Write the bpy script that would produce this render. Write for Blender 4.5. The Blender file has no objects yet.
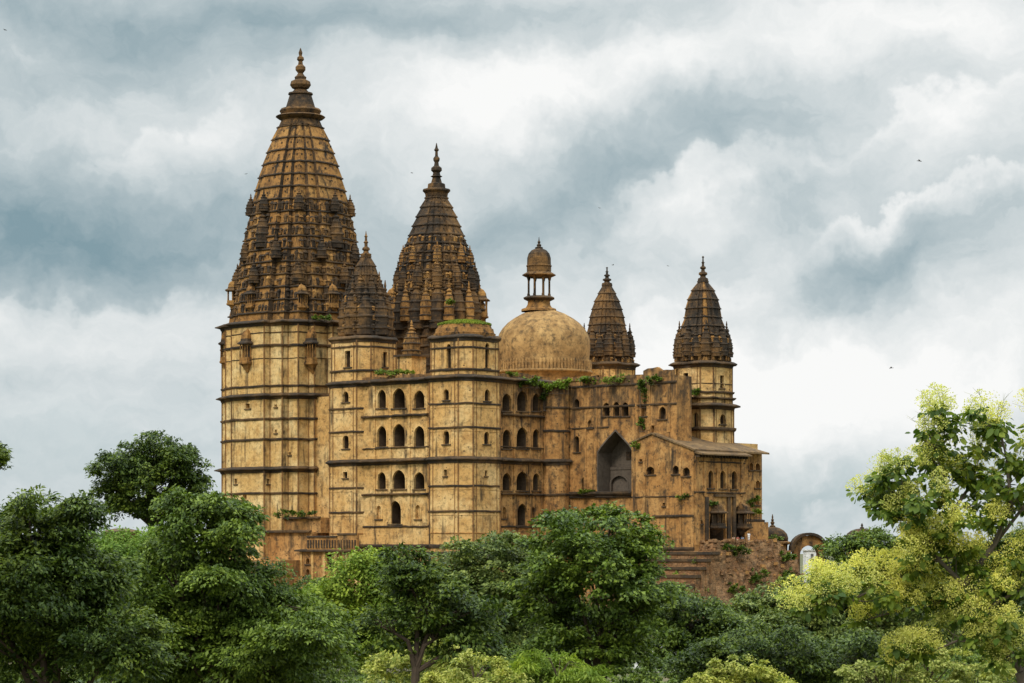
import bpy, bmesh, math, random
import numpy as np
from mathutils import Vector
from mathutils.geometry import tessellate_polygon

R = math.radians
sc = bpy.context.scene
col = sc.collection

# ------------------------------------------------------------------ camera, sky, sun
F, HZ, CAMZ = 2600.0, 548.0, 15.0          # focal length in pixels, horizon row, camera height
cam = bpy.data.objects.new('camera', bpy.data.cameras.new('camera'))
col.objects.link(cam)
cam.data.sensor_width = 36.0
cam.data.lens = F / 1024 * 36
cam.data.shift_y = (HZ - 341.5) / 1024
cam.data.clip_end = 9000
cam.location = (0, 0, CAMZ)
cam.rotation_euler = (R(90), 0, 0)
sc.camera = cam

SUN_DIR = Vector((-0.42, -0.72, 0.80)).normalized()
sun = bpy.data.objects.new('sun', bpy.data.lights.new('sun', 'SUN'))
col.objects.link(sun)
sun.data.energy = 1.5
sun.data.angle = R(12)
sun.data.color = (1, .94, .84)
sun.rotation_euler = SUN_DIR.to_track_quat('Z', 'Y').to_euler()

sc.view_settings.view_transform = 'Standard'
sc.view_settings.look = 'None'
sc.view_settings.exposure = 0.25
sc.view_settings.gamma = 1
sc.view_settings.use_curve_mapping = False

world = bpy.data.worlds.new('World')
sc.world = world
world.use_nodes = True


class NT:
    """small helper round a node tree"""
    def __init__(self, nt):
        self.nt = nt
    def n(self, t, **kw):
        nd = self.nt.nodes.new(t)
        for k, v in kw.items():
            setattr(nd, k, v)
        return nd
    def put(self, sock, v):
        if isinstance(v, bpy.types.NodeSocket):
            self.nt.links.new(v, sock)
        elif v is not None:
            if hasattr(sock, 'default_value'):
                dv = sock.default_value
                if hasattr(dv, '__len__') and not hasattr(v, '__len__'):
                    v = (v,) * len(dv)
                if hasattr(dv, '__len__') and len(dv) == 4 and len(v) == 3:
                    v = tuple(v) + (1,)
                sock.default_value = v
    def math(self, op, a, b=None, c=None, clamp=False):
        nd = self.n('ShaderNodeMath', operation=op, use_clamp=clamp)
        for i, x in enumerate((a, b, c)):
            self.put(nd.inputs[i], x)
        return nd.outputs[0]
    def vec(self, op, a, b=None):
        nd = self.n('ShaderNodeVectorMath', operation=op)
        self.put(nd.inputs[0], a)
        if b is not None:
            self.put(nd.inputs[1], b)
        return nd.outputs['Value'] if op in ('DOT_PRODUCT', 'LENGTH', 'DISTANCE') else nd.outputs[0]
    def noise(self, v, scale, detail=4, rough=.55, color=False, lac=2.0):
        nd = self.n('ShaderNodeTexNoise')
        self.put(nd.inputs['Vector'], v)
        nd.inputs['Scale'].default_value = scale
        nd.inputs['Detail'].default_value = detail
        nd.inputs['Roughness'].default_value = rough
        nd.inputs['Lacunarity'].default_value = lac
        return nd.outputs['Color'] if color else nd.outputs['Fac']
    def ramp(self, f, lo, hi, a=0.0, b=1.0, smooth=True):
        nd = self.n('ShaderNodeMapRange', interpolation_type='SMOOTHSTEP' if smooth else 'LINEAR')
        self.put(nd.inputs['Value'], f)
        for i, x in zip((1, 2, 3, 4), (lo, hi, a, b)):
            self.put(nd.inputs[i], x)
        return nd.outputs[0]
    def mix(self, f, a, b, mode='MIX'):
        nd = self.n('ShaderNodeMix', data_type='RGBA', blend_type=mode)
        self.put(nd.inputs['Factor'], f)
        self.put(nd.inputs[6], a)
        self.put(nd.inputs[7], b)
        return nd.outputs[2]


def build_sky():
    nt = world.node_tree
    nt.nodes.clear()
    t = NT(nt)
    out = t.n('ShaderNodeOutputWorld')
    bg = t.n('ShaderNodeBackground')
    bg.inputs['Strength'].default_value = 0.1
    nt.links.new(bg.outputs[0], out.inputs[0])
    sky = t.n('ShaderNodeTexSky', sky_type='NISHITA')
    sky.sun_disc = False
    sky.sun_elevation = math.asin(SUN_DIR.z)
    sky.sun_rotation = math.atan2(SUN_DIR.x, SUN_DIR.y)
    sky.dust_density = 2.5
    D = t.n('ShaderNodeTexCoord').outputs['Generated']
    # warp the direction so that no cloud has a straight edge
    w1 = t.vec('SUBTRACT', t.noise(D, 9, 6, .62, color=True), (.5, .5, .5))
    w2 = t.vec('MULTIPLY', w1, (.11, .0, .085))
    Dw = t.vec('ADD', D, w2)

    def pdir(px, py):
        return Vector(((px - 512) / F, 1, (HZ - py) / F)).normalized()

    def blob(px, py, rx, ry, rot=0.0):
        c = pdir(px, py)
        q = t.vec('SUBTRACT', Dw, tuple(c))
        ca, sa = math.cos(R(rot)), math.sin(R(rot))
        a = t.vec('DOT_PRODUCT', q, (ca / (rx / F), 0, sa / (rx / F)))
        b = t.vec('DOT_PRODUCT', q, (-sa / (ry / F), 0, ca / (ry / F)))
        s = t.math('ADD', t.math('MULTIPLY', a, a), t.math('MULTIPLY', b, b))
        return t.math('POWER', 2.718, t.math('MULTIPLY', s, -1.0))

    def bank(px, py, slope, length, soft, amp_n=.02, scale=26):
        """cumulus bank with a crisp billowing upper edge: 1 just below the edge, fading downwards"""
        c = pdir(px, py)
        nz = t.math('MULTIPLY', t.math('SUBTRACT', t.noise(D, scale, 7, .6), .5), amp_n * 2)
        q = t.vec('SUBTRACT', Dw, tuple(c))
        ca, sa = math.cos(R(slope)), math.sin(R(slope))
        a = t.vec('DOT_PRODUCT', q, (ca / (length / F), 0, sa / (length / F)))
        d = t.math('ADD', t.vec('DOT_PRODUCT', q, (-sa, 0, ca)), nz)       # height above the edge
        inside = t.ramp(d, 4 / F, -10 / F)
        fade = t.math('POWER', 2.718, t.math('MULTIPLY', t.math('ABSOLUTE', d), -F / soft))
        ln = t.math('POWER', 2.718, t.math('MULTIPLY', t.math('MULTIPLY', a, a), -1.0))
        return t.math('MULTIPLY', t.math('MULTIPLY', inside, fade), ln)

    B = 0.66
    blobs = [  # px, py, rx, ry, rot, amount
        (500, 85, 120, 55, 15, .23), (740, 60, 240, 40, 8, .22), (960, 34, 150, 44, 0, .18),
        (200, 16, 330, 40, 0, -.24), (560, 22, 110, 22, 0, -.10), (60, 100, 140, 26, 12, -.12),
        (120, 240, 180, 54, 8, -.28), (20, 200, 90, 50, 0, -.16), (60, 270, 120, 30, 0, -.10), (200, 160, 120, 40, 30, .05),
        (90, 330, 190, 34, 5, .10), (250, 380, 120, 40, 0, .06), (60, 430, 200, 50, 0, .06),
        (470, 190, 80, 70, 40, .02), (560, 215, 170, 38, 24, -.19), (760, 120, 170, 40, 14, -.13),
        (690, 200, 70, 26, 18, .20), (960, 128, 90, 34, 20, .16), (830, 185, 120, 26, 20, -.13),
        (930, 246, 110, 32, 12, -.19), (830, 285, 120, 30, 22, -.10), (640, 290, 120, 40, 15, .06), (600, 225, 60, 20, 0, -.05),
        (850, 372, 280, 56, 0, .34), (660, 385, 140, 66, 0, .24), (870, 440, 200, 30, 0, .10), (430, 260, 90, 60, 0, -.04), (1000, 320, 90, 30, 0, .05),
        (520, 130, 90, 30, 25, .10), (1010, 90, 60, 30, 0, -.03),
    ]
    acc = B
    for px, py, rx, ry, rot, am in blobs:
        acc = t.math('ADD', acc, t.math('MULTIPLY', blob(px, py, rx, ry, rot), am))
    for px, py, sl, ln, soft, am in [(930, 195, 14, 110, 16, .38), (720, 168, 14, 90, 30, .22), (960, 108, 14, 130, 34, .18), (200, 128, 24, 130, 40, .12), (120, 296, 4, 190, 40, .08), (660, 300, 18, 120, 34, .12)]:
        acc = t.math('ADD', acc, t.math('MULTIPLY', bank(px, py, sl, ln, soft), am))
    # wisps and billows
    v = t.vec('MULTIPLY', Dw, (1, .4, 1.7))
    n1 = t.math('SUBTRACT', t.noise(v, 17, 9, .6), .5)
    n2 = t.math('SUBTRACT', t.noise(t.vec('ADD', v, (3.1, 0, 1.7)), 48, 7, .62), .5)
    acc = t.math('ADD', acc, t.math('MULTIPLY', n1, .30))
    acc = t.math('ADD', acc, t.math('MULTIPLY', n2, .27))
    val = t.math('MAXIMUM', t.math('MINIMUM', acc, 1.02), .2)
    # shade -> colour (display-referred shade squared to light)
    dark, mid, light = (.225, .335, .385), (.54, .612, .635), (.95, .955, .945)
    c1 = t.mix(t.ramp(val, .30, .62, smooth=False), dark, mid)
    c2 = t.mix(t.ramp(val, .60, .96, smooth=False), c1, light)
    # overcast: brighter towards the zenith
    z = t.n('ShaderNodeSeparateXYZ')
    nt.links.new(D, z.inputs[0])
    zz = t.math('MAXIMUM', z.outputs[2], 0.0)
    lum = t.math('ADD', .84, t.math('MULTIPLY', t.ramp(zz, .23, .75), 2.6))
    clouds = t.vec('SCALE', c2)
    nd = nt.nodes[-1]
    t.put(nd.inputs['Scale'], t.math('MULTIPLY', lum, 10.0))
    # a pale gap of blue low on the right and left
    gap = t.math('ADD', t.math('MULTIPLY', blob(800, 492, 110, 44, 0), .95), t.math('MULTIPLY', blob(40, 460, 170, 50, 0), .40))
    gap = t.math('MULTIPLY', gap, t.ramp(t.noise(v, 30, 5, .6), .3, .55))
    blue = t.vec('MULTIPLY', sky.outputs[0], (.80, .90, .98))
    blue = t.mix(.7, blue, (5.0, 6.0, 6.3))
    fin = t.mix(gap, clouds, blue)
    t.put(bg.inputs['Color'], fin)
build_sky()


# ------------------------------------------------------------------ pixel <-> world
def W(px, Y):
    return (px - 512) / F * Y

def ZY(py, Y):
    return CAMZ + (HZ - py) / F * Y

TH = R(42)
TL = (math.cos(TH), -math.sin(TH))      # along the left-front faces, to the right and nearer
TB = (math.sin(TH), math.cos(TH))       # along the right-front faces, to the right and away
C0 = (-9.55, 523.0)

def uv(u, v):
    return (C0[0] + u * TL[0] + v * TB[0], C0[1] + u * TL[1] + v * TB[1])

def px_of(p):
    return 512 + F * p[0] / p[1]

def s_at(p0, p1, px):
    """parameter along p0->p1 where it crosses the ray through column px"""
    k = (px - 512) / F
    d = (p1[0] - p0[0], p1[1] - p0[1])
    return (k * p0[1] - p0[0]) / (d[0] - k * d[1])


# ------------------------------------------------------------------ materials
def new_mat(name):
    m = bpy.data.materials.new(name)
    m.use_nodes = True
    m.node_tree.nodes.clear()
    t = NT(m.node_tree)
    out = t.n('ShaderNodeOutputMaterial')
    return m, t, out

def principled(t, out, color, rough=.9, bump=None, bstr=.3, bdist=.1, spec=.2):
    p = t.n('ShaderNodeBsdfPrincipled')
    t.put(p.inputs['Base Color'], color)
    t.put(p.inputs['Roughness'], rough)
    p.inputs['Specular IOR Level'].default_value = spec
    if bump is not None:
        b = t.n('ShaderNodeBump')
        b.inputs['Strength'].default_value = bstr
        b.inputs['Distance'].default_value = bdist
        t.put(b.inputs['Height'], bump)
        t.nt.links.new(b.outputs[0], p.inputs['Normal'])
    t.nt.links.new(p.outputs[0], out.inputs[0])
    return p

def stone(name, base, pale, rust, grime, streak=.55, pale_amt=.5, rust_amt=.5, pits=.6, grime_amt=.4, masonry=0.0, top=None):
    m, t, out = new_mat(name)
    P = t.n('ShaderNodeNewGeometry').outputs['Position']
    big = t.noise(P, .13, 4, .6)
    mid = t.noise(t.vec('ADD', P, (31, 7, 3)), .42, 6, .65)
    c = t.mix(t.math('MULTIPLY', t.ramp(big, .42, .66), pale_amt), base, pale)
    c = t.mix(t.math('MULTIPLY', t.ramp(mid, .46, .68), rust_amt), c, rust)
    fine = t.noise(P, 3.2, 6, .7)
    c = t.mix(t.ramp(fine, .35, .85, .0, .5), c, t.mix(.5, c, grime))
    # patched and worn plaster: mottling at arm's length scale
    mot = t.noise(t.vec('ADD', P, (71, 13, 5)), 1.5, 7, .68)
    c = t.mix(t.ramp(mot, .50, .72, 0, .9), c, t.mix(.62, c, grime))
    c = t.mix(t.ramp(mot, .46, .30, 0, .35), c, pale)
    # courses of masonry grinning through the plaster
    crs = t.noise(t.vec('MULTIPLY', P, (.22, .22, 2.1)), 1.0, 5, .65)
    c = t.mix(t.ramp(crs, .53, .74, 0, .34), c, t.mix(.5, c, grime))
    c = t.mix(t.ramp(crs, .46, .3, 0, .25), c, pale)
    # patches where the plaster has come away
    pat = t.noise(t.vec('ADD', P, (17, 23, 61)), .5, 9, .7)
    c = t.mix(t.ramp(pat, .56, .60, 0, rust_amt * .5), c, t.mix(.2, rust, grime))
    # long water stains
    sv = t.vec('MULTIPLY', P, (1.0, 1.0, .09))
    st = t.noise(sv, .62, 6, .66)
    gate = t.ramp(t.noise(t.vec('ADD', P, (5, 50, 9)), .26, 3, .55), .36, .58)
    thin = t.noise(t.vec('MULTIPLY', P, (1.0, 1.0, .05)), 1.45, 3, .6)
    c = t.mix(t.math('MULTIPLY', t.ramp(thin, .56, .72), t.math('MULTIPLY', t.ramp(t.noise(t.vec('ADD', P, (8, 80, 19)), .33, 3, .55), .42, .6), streak * .30)), c, grime)
    sm = t.math('MULTIPLY', t.ramp(st, .50, .66), t.math('MULTIPLY', gate, streak))
    c = t.mix(sm, c, grime)
    # lichen-black grime in patches
    gp = t.noise(t.vec('ADD', P, (11, 3, 77)), .8, 8, .72)
    c = t.mix(t.math('MULTIPLY', t.ramp(gp, .48, .67), grime_amt), c, grime)
    if top:
        zz = t.n('ShaderNodeSeparateXYZ')
        t.nt.links.new(P, zz.inputs[0])
        lvl = t.ramp(zz.outputs[2], top[0], top[1], 0, .16)
        g2 = t.noise(t.vec('MULTIPLY', t.vec('ADD', P, (3, 9, 21)), (1, 1, .35)), .5, 8, .66)
        c = t.mix(t.ramp(t.math('ADD', g2, lvl), .50, .78, 0, .9), c, grime)
    h = t.math('ADD', t.math('MULTIPLY', fine, .5), t.math('MULTIPLY', mid, .6))
    if pits:
        vo = t.n('ShaderNodeTexVoronoi')
        t.put(vo.inputs['Vector'], P)
        vo.inputs['Scale'].default_value = .85
        d = vo.outputs['Distance']
        pit = t.ramp(d, .17, .09)
        pick = t.n('ShaderNodeSeparateColor')
        t.nt.links.new(vo.outputs['Color'], pick.inputs[0])
        pit = t.math('MULTIPLY', pit, t.ramp(pick.outputs[0], .45, .5))
        c = t.mix(t.math('MULTIPLY', pit, pits), c, grime)
        h = t.math('SUBTRACT', h, t.math('MULTIPLY', pit, .8))
    if masonry:
        Pw = t.vec('ADD', t.vec('MULTIPLY', P, (1, 1, 1.9)), t.vec('SCALE', t.vec('SUBTRACT', t.noise(P, .9, 4, .6, color=True), (.5, .5, .5))))
        vo = t.n('ShaderNodeTexVoronoi', feature='DISTANCE_TO_EDGE')
        t.put(vo.inputs['Vector'], Pw)
        vo.inputs['Scale'].default_value = .95
        vc = t.n('ShaderNodeTexVoronoi')
        t.put(vc.inputs['Vector'], Pw)
        vc.inputs['Scale'].default_value = .95
        e = t.ramp(vo.outputs['Distance'], .02, .13)
        sep = t.n('ShaderNodeSeparateColor')
        t.nt.links.new(vc.outputs['Color'], sep.inputs[0])
        c = t.mix(t.math('MULTIPLY', sep.outputs[0], .5 * masonry), c, t.mix(sep.outputs[1], pale, grime))
        c = t.mix(t.math('MULTIPLY', t.math('SUBTRACT', 1.0, e), .34 * masonry), c, grime)
        h = t.math('ADD', h, t.math('MULTIPLY', e, masonry))
    principled(t, out, c, .92, h, .55, .18, .15)
    return m

G = (.045, .032, .022)
M = {}
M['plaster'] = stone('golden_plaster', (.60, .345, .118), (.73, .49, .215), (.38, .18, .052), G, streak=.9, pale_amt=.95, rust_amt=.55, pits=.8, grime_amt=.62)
M['cream'] = stone('cream_plaster', (.63, .385, .138), (.76, .55, .26), (.38, .185, .052), G, streak=1.0, pale_amt=1.0, rust_amt=.5, pits=.3, grime_amt=.42)
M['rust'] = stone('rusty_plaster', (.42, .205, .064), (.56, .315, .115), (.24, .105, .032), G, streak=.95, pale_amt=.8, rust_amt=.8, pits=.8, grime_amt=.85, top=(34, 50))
M['ledge'] = stone('lichen_black_stone', (.045, .035, .027), (.24, .13, .048), (.08, .045, .022), (.02, .017, .014), streak=.3, pale_amt=.5, rust_amt=.5, pits=0, grime_amt=.5)
M['spire'] = stone('weathered_spire_stone', (.30, .145, .042), (.44, .245, .078), (.11, .052, .02), (.022, .018, .014), streak=1.0, pale_amt=.6, rust_amt=.7, pits=.3, grime_amt=1.0)
M['spire_dark'] = stone('blackened_spire_stone', (.042, .031, .022), (.32, .16, .048), (.065, .037, .018), (.014, .012, .010), streak=.9, pale_amt=.55, rust_amt=.6, pits=.2, grime_amt=.9)
M['dome'] = stone('bare_dome_plaster', (.29, .165, .062), (.46, .28, .11), (.16, .085, .032), (.05, .038, .025), streak=.25, pale_amt=1.0, rust_amt=.9, pits=0, grime_amt=.75)
M['rubble'] = stone('rubble_masonry', (.27, .125, .048), (.40, .24, .12), (.17, .07, .03), (.035, .028, .02), streak=.3, pits=0, grime_amt=.6, masonry=1.0)
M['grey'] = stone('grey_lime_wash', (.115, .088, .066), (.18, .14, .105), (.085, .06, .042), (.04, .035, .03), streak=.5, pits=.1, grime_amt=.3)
M['recess_shade'] = stone('shaded_opening_interior', (.11, .072, .044), (.15, .10, .06), (.08, .05, .03), (.015, .012, .01), streak=.2, pits=0, grime_amt=.3)  # dark colour painted in for the shade inside windows and doorways
M['joint'] = stone('stained_corner_joint', (.23, .115, .042), (.44, .25, .09), (.15, .075, .03), G, streak=.9, pits=0, grime_amt=.7)
M['tile'] = stone('stone_roof_slab', (.15, .09, .042), (.27, .17, .08), (.08, .046, .024), (.04, .033, .027), streak=.2, pale_amt=.7, pits=0, grime_amt=.8)
M['white'] = stone('white_wash', (.72, .71, .69), (.8, .8, .78), (.6, .58, .55), (.35, .34, .32), streak=.2, pits=0, grime_amt=.1)
M['redroof'] = stone('red_clay_roof', (.23, .10, .055), (.30, .14, .08), (.15, .07, .04), (.06, .04, .03), streak=.2, pits=0)

def plain(name, c, rough=.8):
    m, t, out = new_mat(name)
    P = t.n('ShaderNodeNewGeometry').outputs['Position']
    f = t.noise(P, 3, 5, .6)
    principled(t, out, t.mix(t.ramp(f, .3, .7), tuple(x * .75 for x in c), c), rough)
    M[name] = m
    return m
plain('bark', (.085, .06, .042), .95)
plain('bark_grey', (.13, .105, .08), .95)
plain('skin', (.22, .12, .075), .6)
plain('white_cloth', (.78, .78, .78))
plain('red_cloth', (.42, .07, .05))
plain('tan_cloth', (.5, .34, .22))
plain('blue_cloth', (.16, .28, .42))
plain('dark_cloth', (.04, .04, .05))
plain('feather', (.05, .045, .04))
plain('hair', (.02, .016, .013))

def leaf_mat(name, dark, mid, light, trans=.28, gloss=.48, lightamt=.6):
    m, t, out = new_mat(name)
    g = t.n('ShaderNodeNewGeometry')
    r = g.outputs['Random Per Island']
    cl = t.noise(g.outputs['Position'], .55, 3, .6)
    c = t.mix(t.ramp(r, 0, .75, smooth=False), dark, mid)
    k = t.math('ADD', t.math('MULTIPLY', r, .55), t.math('MULTIPLY', cl, .7))
    c = t.mix(t.ramp(k, .50, .86, 0, lightamt), c, light)
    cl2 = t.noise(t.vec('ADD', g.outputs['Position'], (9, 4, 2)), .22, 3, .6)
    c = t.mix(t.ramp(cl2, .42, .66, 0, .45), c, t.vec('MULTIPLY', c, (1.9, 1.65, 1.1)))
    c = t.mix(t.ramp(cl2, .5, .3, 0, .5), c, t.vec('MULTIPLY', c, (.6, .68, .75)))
    p = t.n('ShaderNodeBsdfPrincipled')
    t.put(p.inputs['Base Color'], c)
    p.inputs['Roughness'].default_value = gloss
    p.inputs['Specular IOR Level'].default_value = .22
    tr = t.n('ShaderNodeBsdfTranslucent')
    t.put(tr.inputs[0], t.mix(.5, c, t.vec('MULTIPLY', c, (1.5, 1.6, .5))))
    mx = t.n('ShaderNodeMixShader')
    mx.inputs[0].default_value = trans
    t.nt.links.new(p.outputs[0], mx.inputs[1])
    t.nt.links.new(tr.outputs[0], mx.inputs[2])
    t.nt.links.new(mx.outputs[0], out.inputs[0])
    M[name] = m
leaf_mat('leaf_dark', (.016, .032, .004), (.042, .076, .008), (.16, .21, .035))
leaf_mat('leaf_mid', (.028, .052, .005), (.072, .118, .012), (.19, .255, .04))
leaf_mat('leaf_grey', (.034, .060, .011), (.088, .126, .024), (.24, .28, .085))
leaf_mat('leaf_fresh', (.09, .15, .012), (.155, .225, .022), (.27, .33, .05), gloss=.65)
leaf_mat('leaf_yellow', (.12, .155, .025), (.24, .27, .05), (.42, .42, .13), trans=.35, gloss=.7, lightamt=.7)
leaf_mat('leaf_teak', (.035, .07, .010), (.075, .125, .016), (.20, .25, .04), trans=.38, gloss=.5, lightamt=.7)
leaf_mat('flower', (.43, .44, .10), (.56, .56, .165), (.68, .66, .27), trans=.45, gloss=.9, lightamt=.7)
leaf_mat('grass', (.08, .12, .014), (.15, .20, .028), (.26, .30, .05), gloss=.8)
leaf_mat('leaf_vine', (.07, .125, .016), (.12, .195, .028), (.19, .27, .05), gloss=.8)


def ground_mat():
    m, t, out = new_mat('scrub_ground')
    P = t.n('ShaderNodeNewGeometry').outputs['Position']
    a = t.noise(P, .05, 6, .65)
    b = t.noise(P, .9, 5, .65)
    c = t.mix(t.ramp(a, .4, .62), (.045, .07, .022), (.15, .115, .065))
    c = t.mix(t.ramp(b, .45, .7, 0, .6), c, (.03, .045, .016))
    principled(t, out, c, .95, b, .6, .3)
    return m
M['ground'] = ground_mat()


# ------------------------------------------------------------------ mesh helpers
BASE = {}      # root object -> base location

class MB:
    def __init__(self):
        self.v, self.f, self.mi = [], [], []
    def add(self, vs, fs, mi=0):
        o = len(self.v)
        self.v += [tuple(p) for p in vs]
        self.f += [tuple(i + o for i in f) for f in fs]
        self.mi += [mi] * len(fs)
    def loft(self, rings, mi=0, cap0=False, cap1=False, closed=True):
        """rings: list of equal-length point lists; mi: int or list per gap"""
        n = len(rings[0])
        o = len(self.v)
        for r in rings:
            self.v += [tuple(p) for p in r]
        m = n if closed else n - 1
        for k in range(len(rings) - 1):
            q = mi[k] if isinstance(mi, (list, tuple)) else mi
            for i in range(m):
                j = (i + 1) % n
                self.f.append((o + k * n + i, o + k * n + j, o + (k + 1) * n + j, o + (k + 1) * n + i))
                self.mi.append(q)
        q0 = mi[0] if isinstance(mi, (list, tuple)) else mi
        if cap0:
            self.f.append(tuple(o + i for i in reversed(range(n)))); self.mi.append(q0)
        if cap1:
            self.f.append(tuple(o + (len(rings) - 1) * n + i for i in range(n))); self.mi.append(q0)
    def prism(self, poly, z0, z1, mi=0, cap=True):
        self.loft([[(x, y, z0) for x, y in poly], [(x, y, z1) for x, y in poly]], mi, cap, cap)
    def box(self, c, e1, e2, hx, hy, z0, z1, mi=0, taper=1.0):
        def pts(s, z):
            return [(c[0] + a * hx * s * e1[0] + b * hy * s * e2[0], c[1] + a * hx * s * e1[1] + b * hy * s * e2[1], z)
                    for a, b in ((-1, -1), (1, -1), (1, 1), (-1, 1))]
        self.loft([pts(1, z0), pts(taper, z1)], mi, True, True)
    def lathe(self, cx, cy, prof, n=16, mi=0, cap0=True, cap1=True, rot=0.0):
        rings = []
        for r, z in prof:
            r = max(r, 1e-3)
            rings.append([(cx + r * math.cos(rot + 2 * math.pi * i / n), cy + r * math.sin(rot + 2 * math.pi * i / n), z) for i in range(n)])
        self.loft(rings, mi, cap0, cap1)
    def tube(self, pts, radii, n=7, mi=0):
        rings = []
        up = Vector((.13, .21, 1)).normalized()
        for k, p in enumerate(pts):
            p = Vector(p)
            a = Vector(pts[max(k - 1, 0)]); b = Vector(pts[min(k + 1, len(pts) - 1)])
            d = (b - a).normalized()
            s = d.cross(up)
            if s.length < 1e-3:
                s = d.cross(Vector((1, 0, 0)))
            s.normalize()
            q = d.cross(s)
            rings.append([p + (s * math.cos(2 * math.pi * i / n) + q * math.sin(2 * math.pi * i / n)) * radii[k] for i in range(n)])
        self.loft(rings, mi, True, True)
    def build(self, name, mats, parent=None, smooth=False, loc=None):
        me = bpy.data.meshes.new(name)
        base = Vector(BASE.get(parent.name, (0, 0, 0))) if parent else Vector(loc or (0, 0, 0))
        me.from_pydata([tuple(Vector(p) - base) for p in self.v], [], self.f)
        for m in (mats if isinstance(mats, (list, tuple)) else [mats]):
            me.materials.append(m)
        me.polygons.foreach_set('material_index', self.mi)
        if smooth:
            me.polygons.foreach_set('use_smooth', [True] * len(me.polygons))
        me.update()
        o = bpy.data.objects.new(name, me)
        col.objects.link(o)
        if parent:
            o.parent = parent
            BASE[o.name] = tuple(base)
        else:
            o.location = base
            BASE[o.name] = tuple(base)
        return o

def thing(name, label, cat, loc, group=None):
    o = bpy.data.objects.new(name, None)
    o.empty_display_size = 1
    col.objects.link(o)
    o.location = loc
    BASE[o.name] = tuple(loc)
    o['label'] = label
    o['category'] = cat
    if group:
        o['group'] = group
    return o

def tag(o, label, cat, group=None):
    o['label'] = label
    o['category'] = cat
    if group:
        o['group'] = group
    return o

def offset_poly(poly, d, closed=True):
    n = len(poly)
    res = []
    for i in range(n):
        p = Vector(poly[i])
        a = Vector(poly[i - 1]) if (closed or i > 0) else None
        b = Vector(poly[(i + 1) % n]) if (closed or i < n - 1) else None
        ns = []
        for u, w in ((a, p), (p, b)):
            if u is None or w is None:
                continue
            e = w - u
            if e.length > 1e-6:
                ns.append(Vector((e.y, -e.x)).normalized())
        m = sum(ns, Vector((0, 0)))
        m.normalize()
        k = d / max(.45, m.dot(ns[0]))
        res.append((p.x + m.x * k, p.y + m.y * k))
    return res

def sweep(mb, poly, prof, closed=True, mi=0):
    """prof: list of (out, z) closed loop swept round the outline"""
    rings = []
    for o, z in prof + [prof[0]]:
        rings.append([(x, y, z) for x, y in offset_poly(poly, o, closed)])
    mb.loft(rings, mi, closed=closed)
    if not closed:
        k = len(prof)
        for e in (0, -1):
            pts = [r[e] for r in rings[:k]]
            mb.add(pts, [tuple(range(k)) if e else tuple(reversed(range(k)))], mi)

rnd = random.Random(5)

def resample(poly, closed, step):
    pts = []
    n = len(poly)
    for i in range(n if closed else n - 1):
        a, b = Vector(poly[i]), Vector(poly[(i + 1) % n])
        m = max(1, int((b - a).length / step))
        pts += [tuple(a.lerp(b, j / m)) for j in range(m)]
    if not closed:
        pts.append(tuple(poly[-1]))
    return pts

def sweep_worn(mb, poly, prof, closed=True, mi=0, wear=1.0, step=1.3):
    """like sweep, but chipped: every metre or so the edge retreats or sags a little"""
    pts = resample(poly, closed, step)
    n = len(pts)
    f = [rnd.uniform(.78, 1.1) if rnd.random() > .12 * wear else rnd.uniform(.3, .6) for _ in range(n)]
    dz = [rnd.gauss(0, .035 * wear) for _ in range(n)]
    rings = []
    for o, z in prof + [prof[0]]:
        base_, full = pts, offset_poly(pts, o, closed)
        ring = []
        for i in range(n):
            k_ = f[i] if o > .05 else 1.0
            ring.append((pts[i][0] + (full[i][0] - pts[i][0]) * k_, pts[i][1] + (full[i][1] - pts[i][1]) * k_, z + dz[i]))
        rings.append(ring)
    mb.loft(rings, mi, closed=closed)
    if not closed:
        k = len(prof)
        for e in (0, -1):
            q = [r[e] for r in rings[:k]]
            mb.add(q, [tuple(range(k)) if e else tuple(reversed(range(k)))], mi)

def band(poly, z, h, out, parent, name='string_course', closed=True, mat=None):
    mb = MB()
    sweep_worn(mb, poly, [(-.12, z - h / 2), (out * .7, z - h / 2), (out, z - h * .1), (out, z + h * .3), (-.12, z + h / 2)], closed)
    return mb.build(name, mat or M['ledge'], parent)

def chajja(poly, z, out, parent, closed=True, name='cornice'):
    """projecting sloping eave with a corbel course below"""
    mb = MB()
    sweep_worn(mb, poly, [(-.12, z - .95), (.18, z - .95), (.34, z - .5), (out * .75, z - .32), (out, z - .26), (out, z - .06), (out * .35, z + .30), (-.12, z + .42)], closed)
    return mb.build(name, M['ledge'], parent)

def outline(kind, s, w, zb, zt):
    """opening outline (s, z), counter-clockwise from the lower left"""
    h = w / 2
    if kind == 'rect':
        return [(s - h, zb), (s + h, zb), (s + h, zt), (s - h, zt)]
    if kind == 'tudor':
        sp = zt - (zt - zb) * .34
        return [(s - h, zb), (s + h, zb), (s + h, sp), (s + h * .8, sp + (zt - sp) * .27), (s + h * .4, sp + (zt - sp) * .65), (s, zt), (s - h * .4, sp + (zt - sp) * .65), (s - h * .8, sp + (zt - sp) * .27), (s - h, sp)]
    sp = zt - min(w * .62, (zt - zb) * .5)
    pts = [(s - h, zb), (s + h, zb), (s + h, sp)]
    for f, g in ((.93, .35), (.72, .64), (.40, .86)):
        pts.append((s + h * f, sp + (zt - sp) * g))
    pts.append((s, zt))
    for f, g in ((.40, .86), (.72, .64), (.93, .35)):
        pts.append((s - h * f, sp + (zt - sp) * g))
    pts.append((s - h, sp))
    return pts

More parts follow.
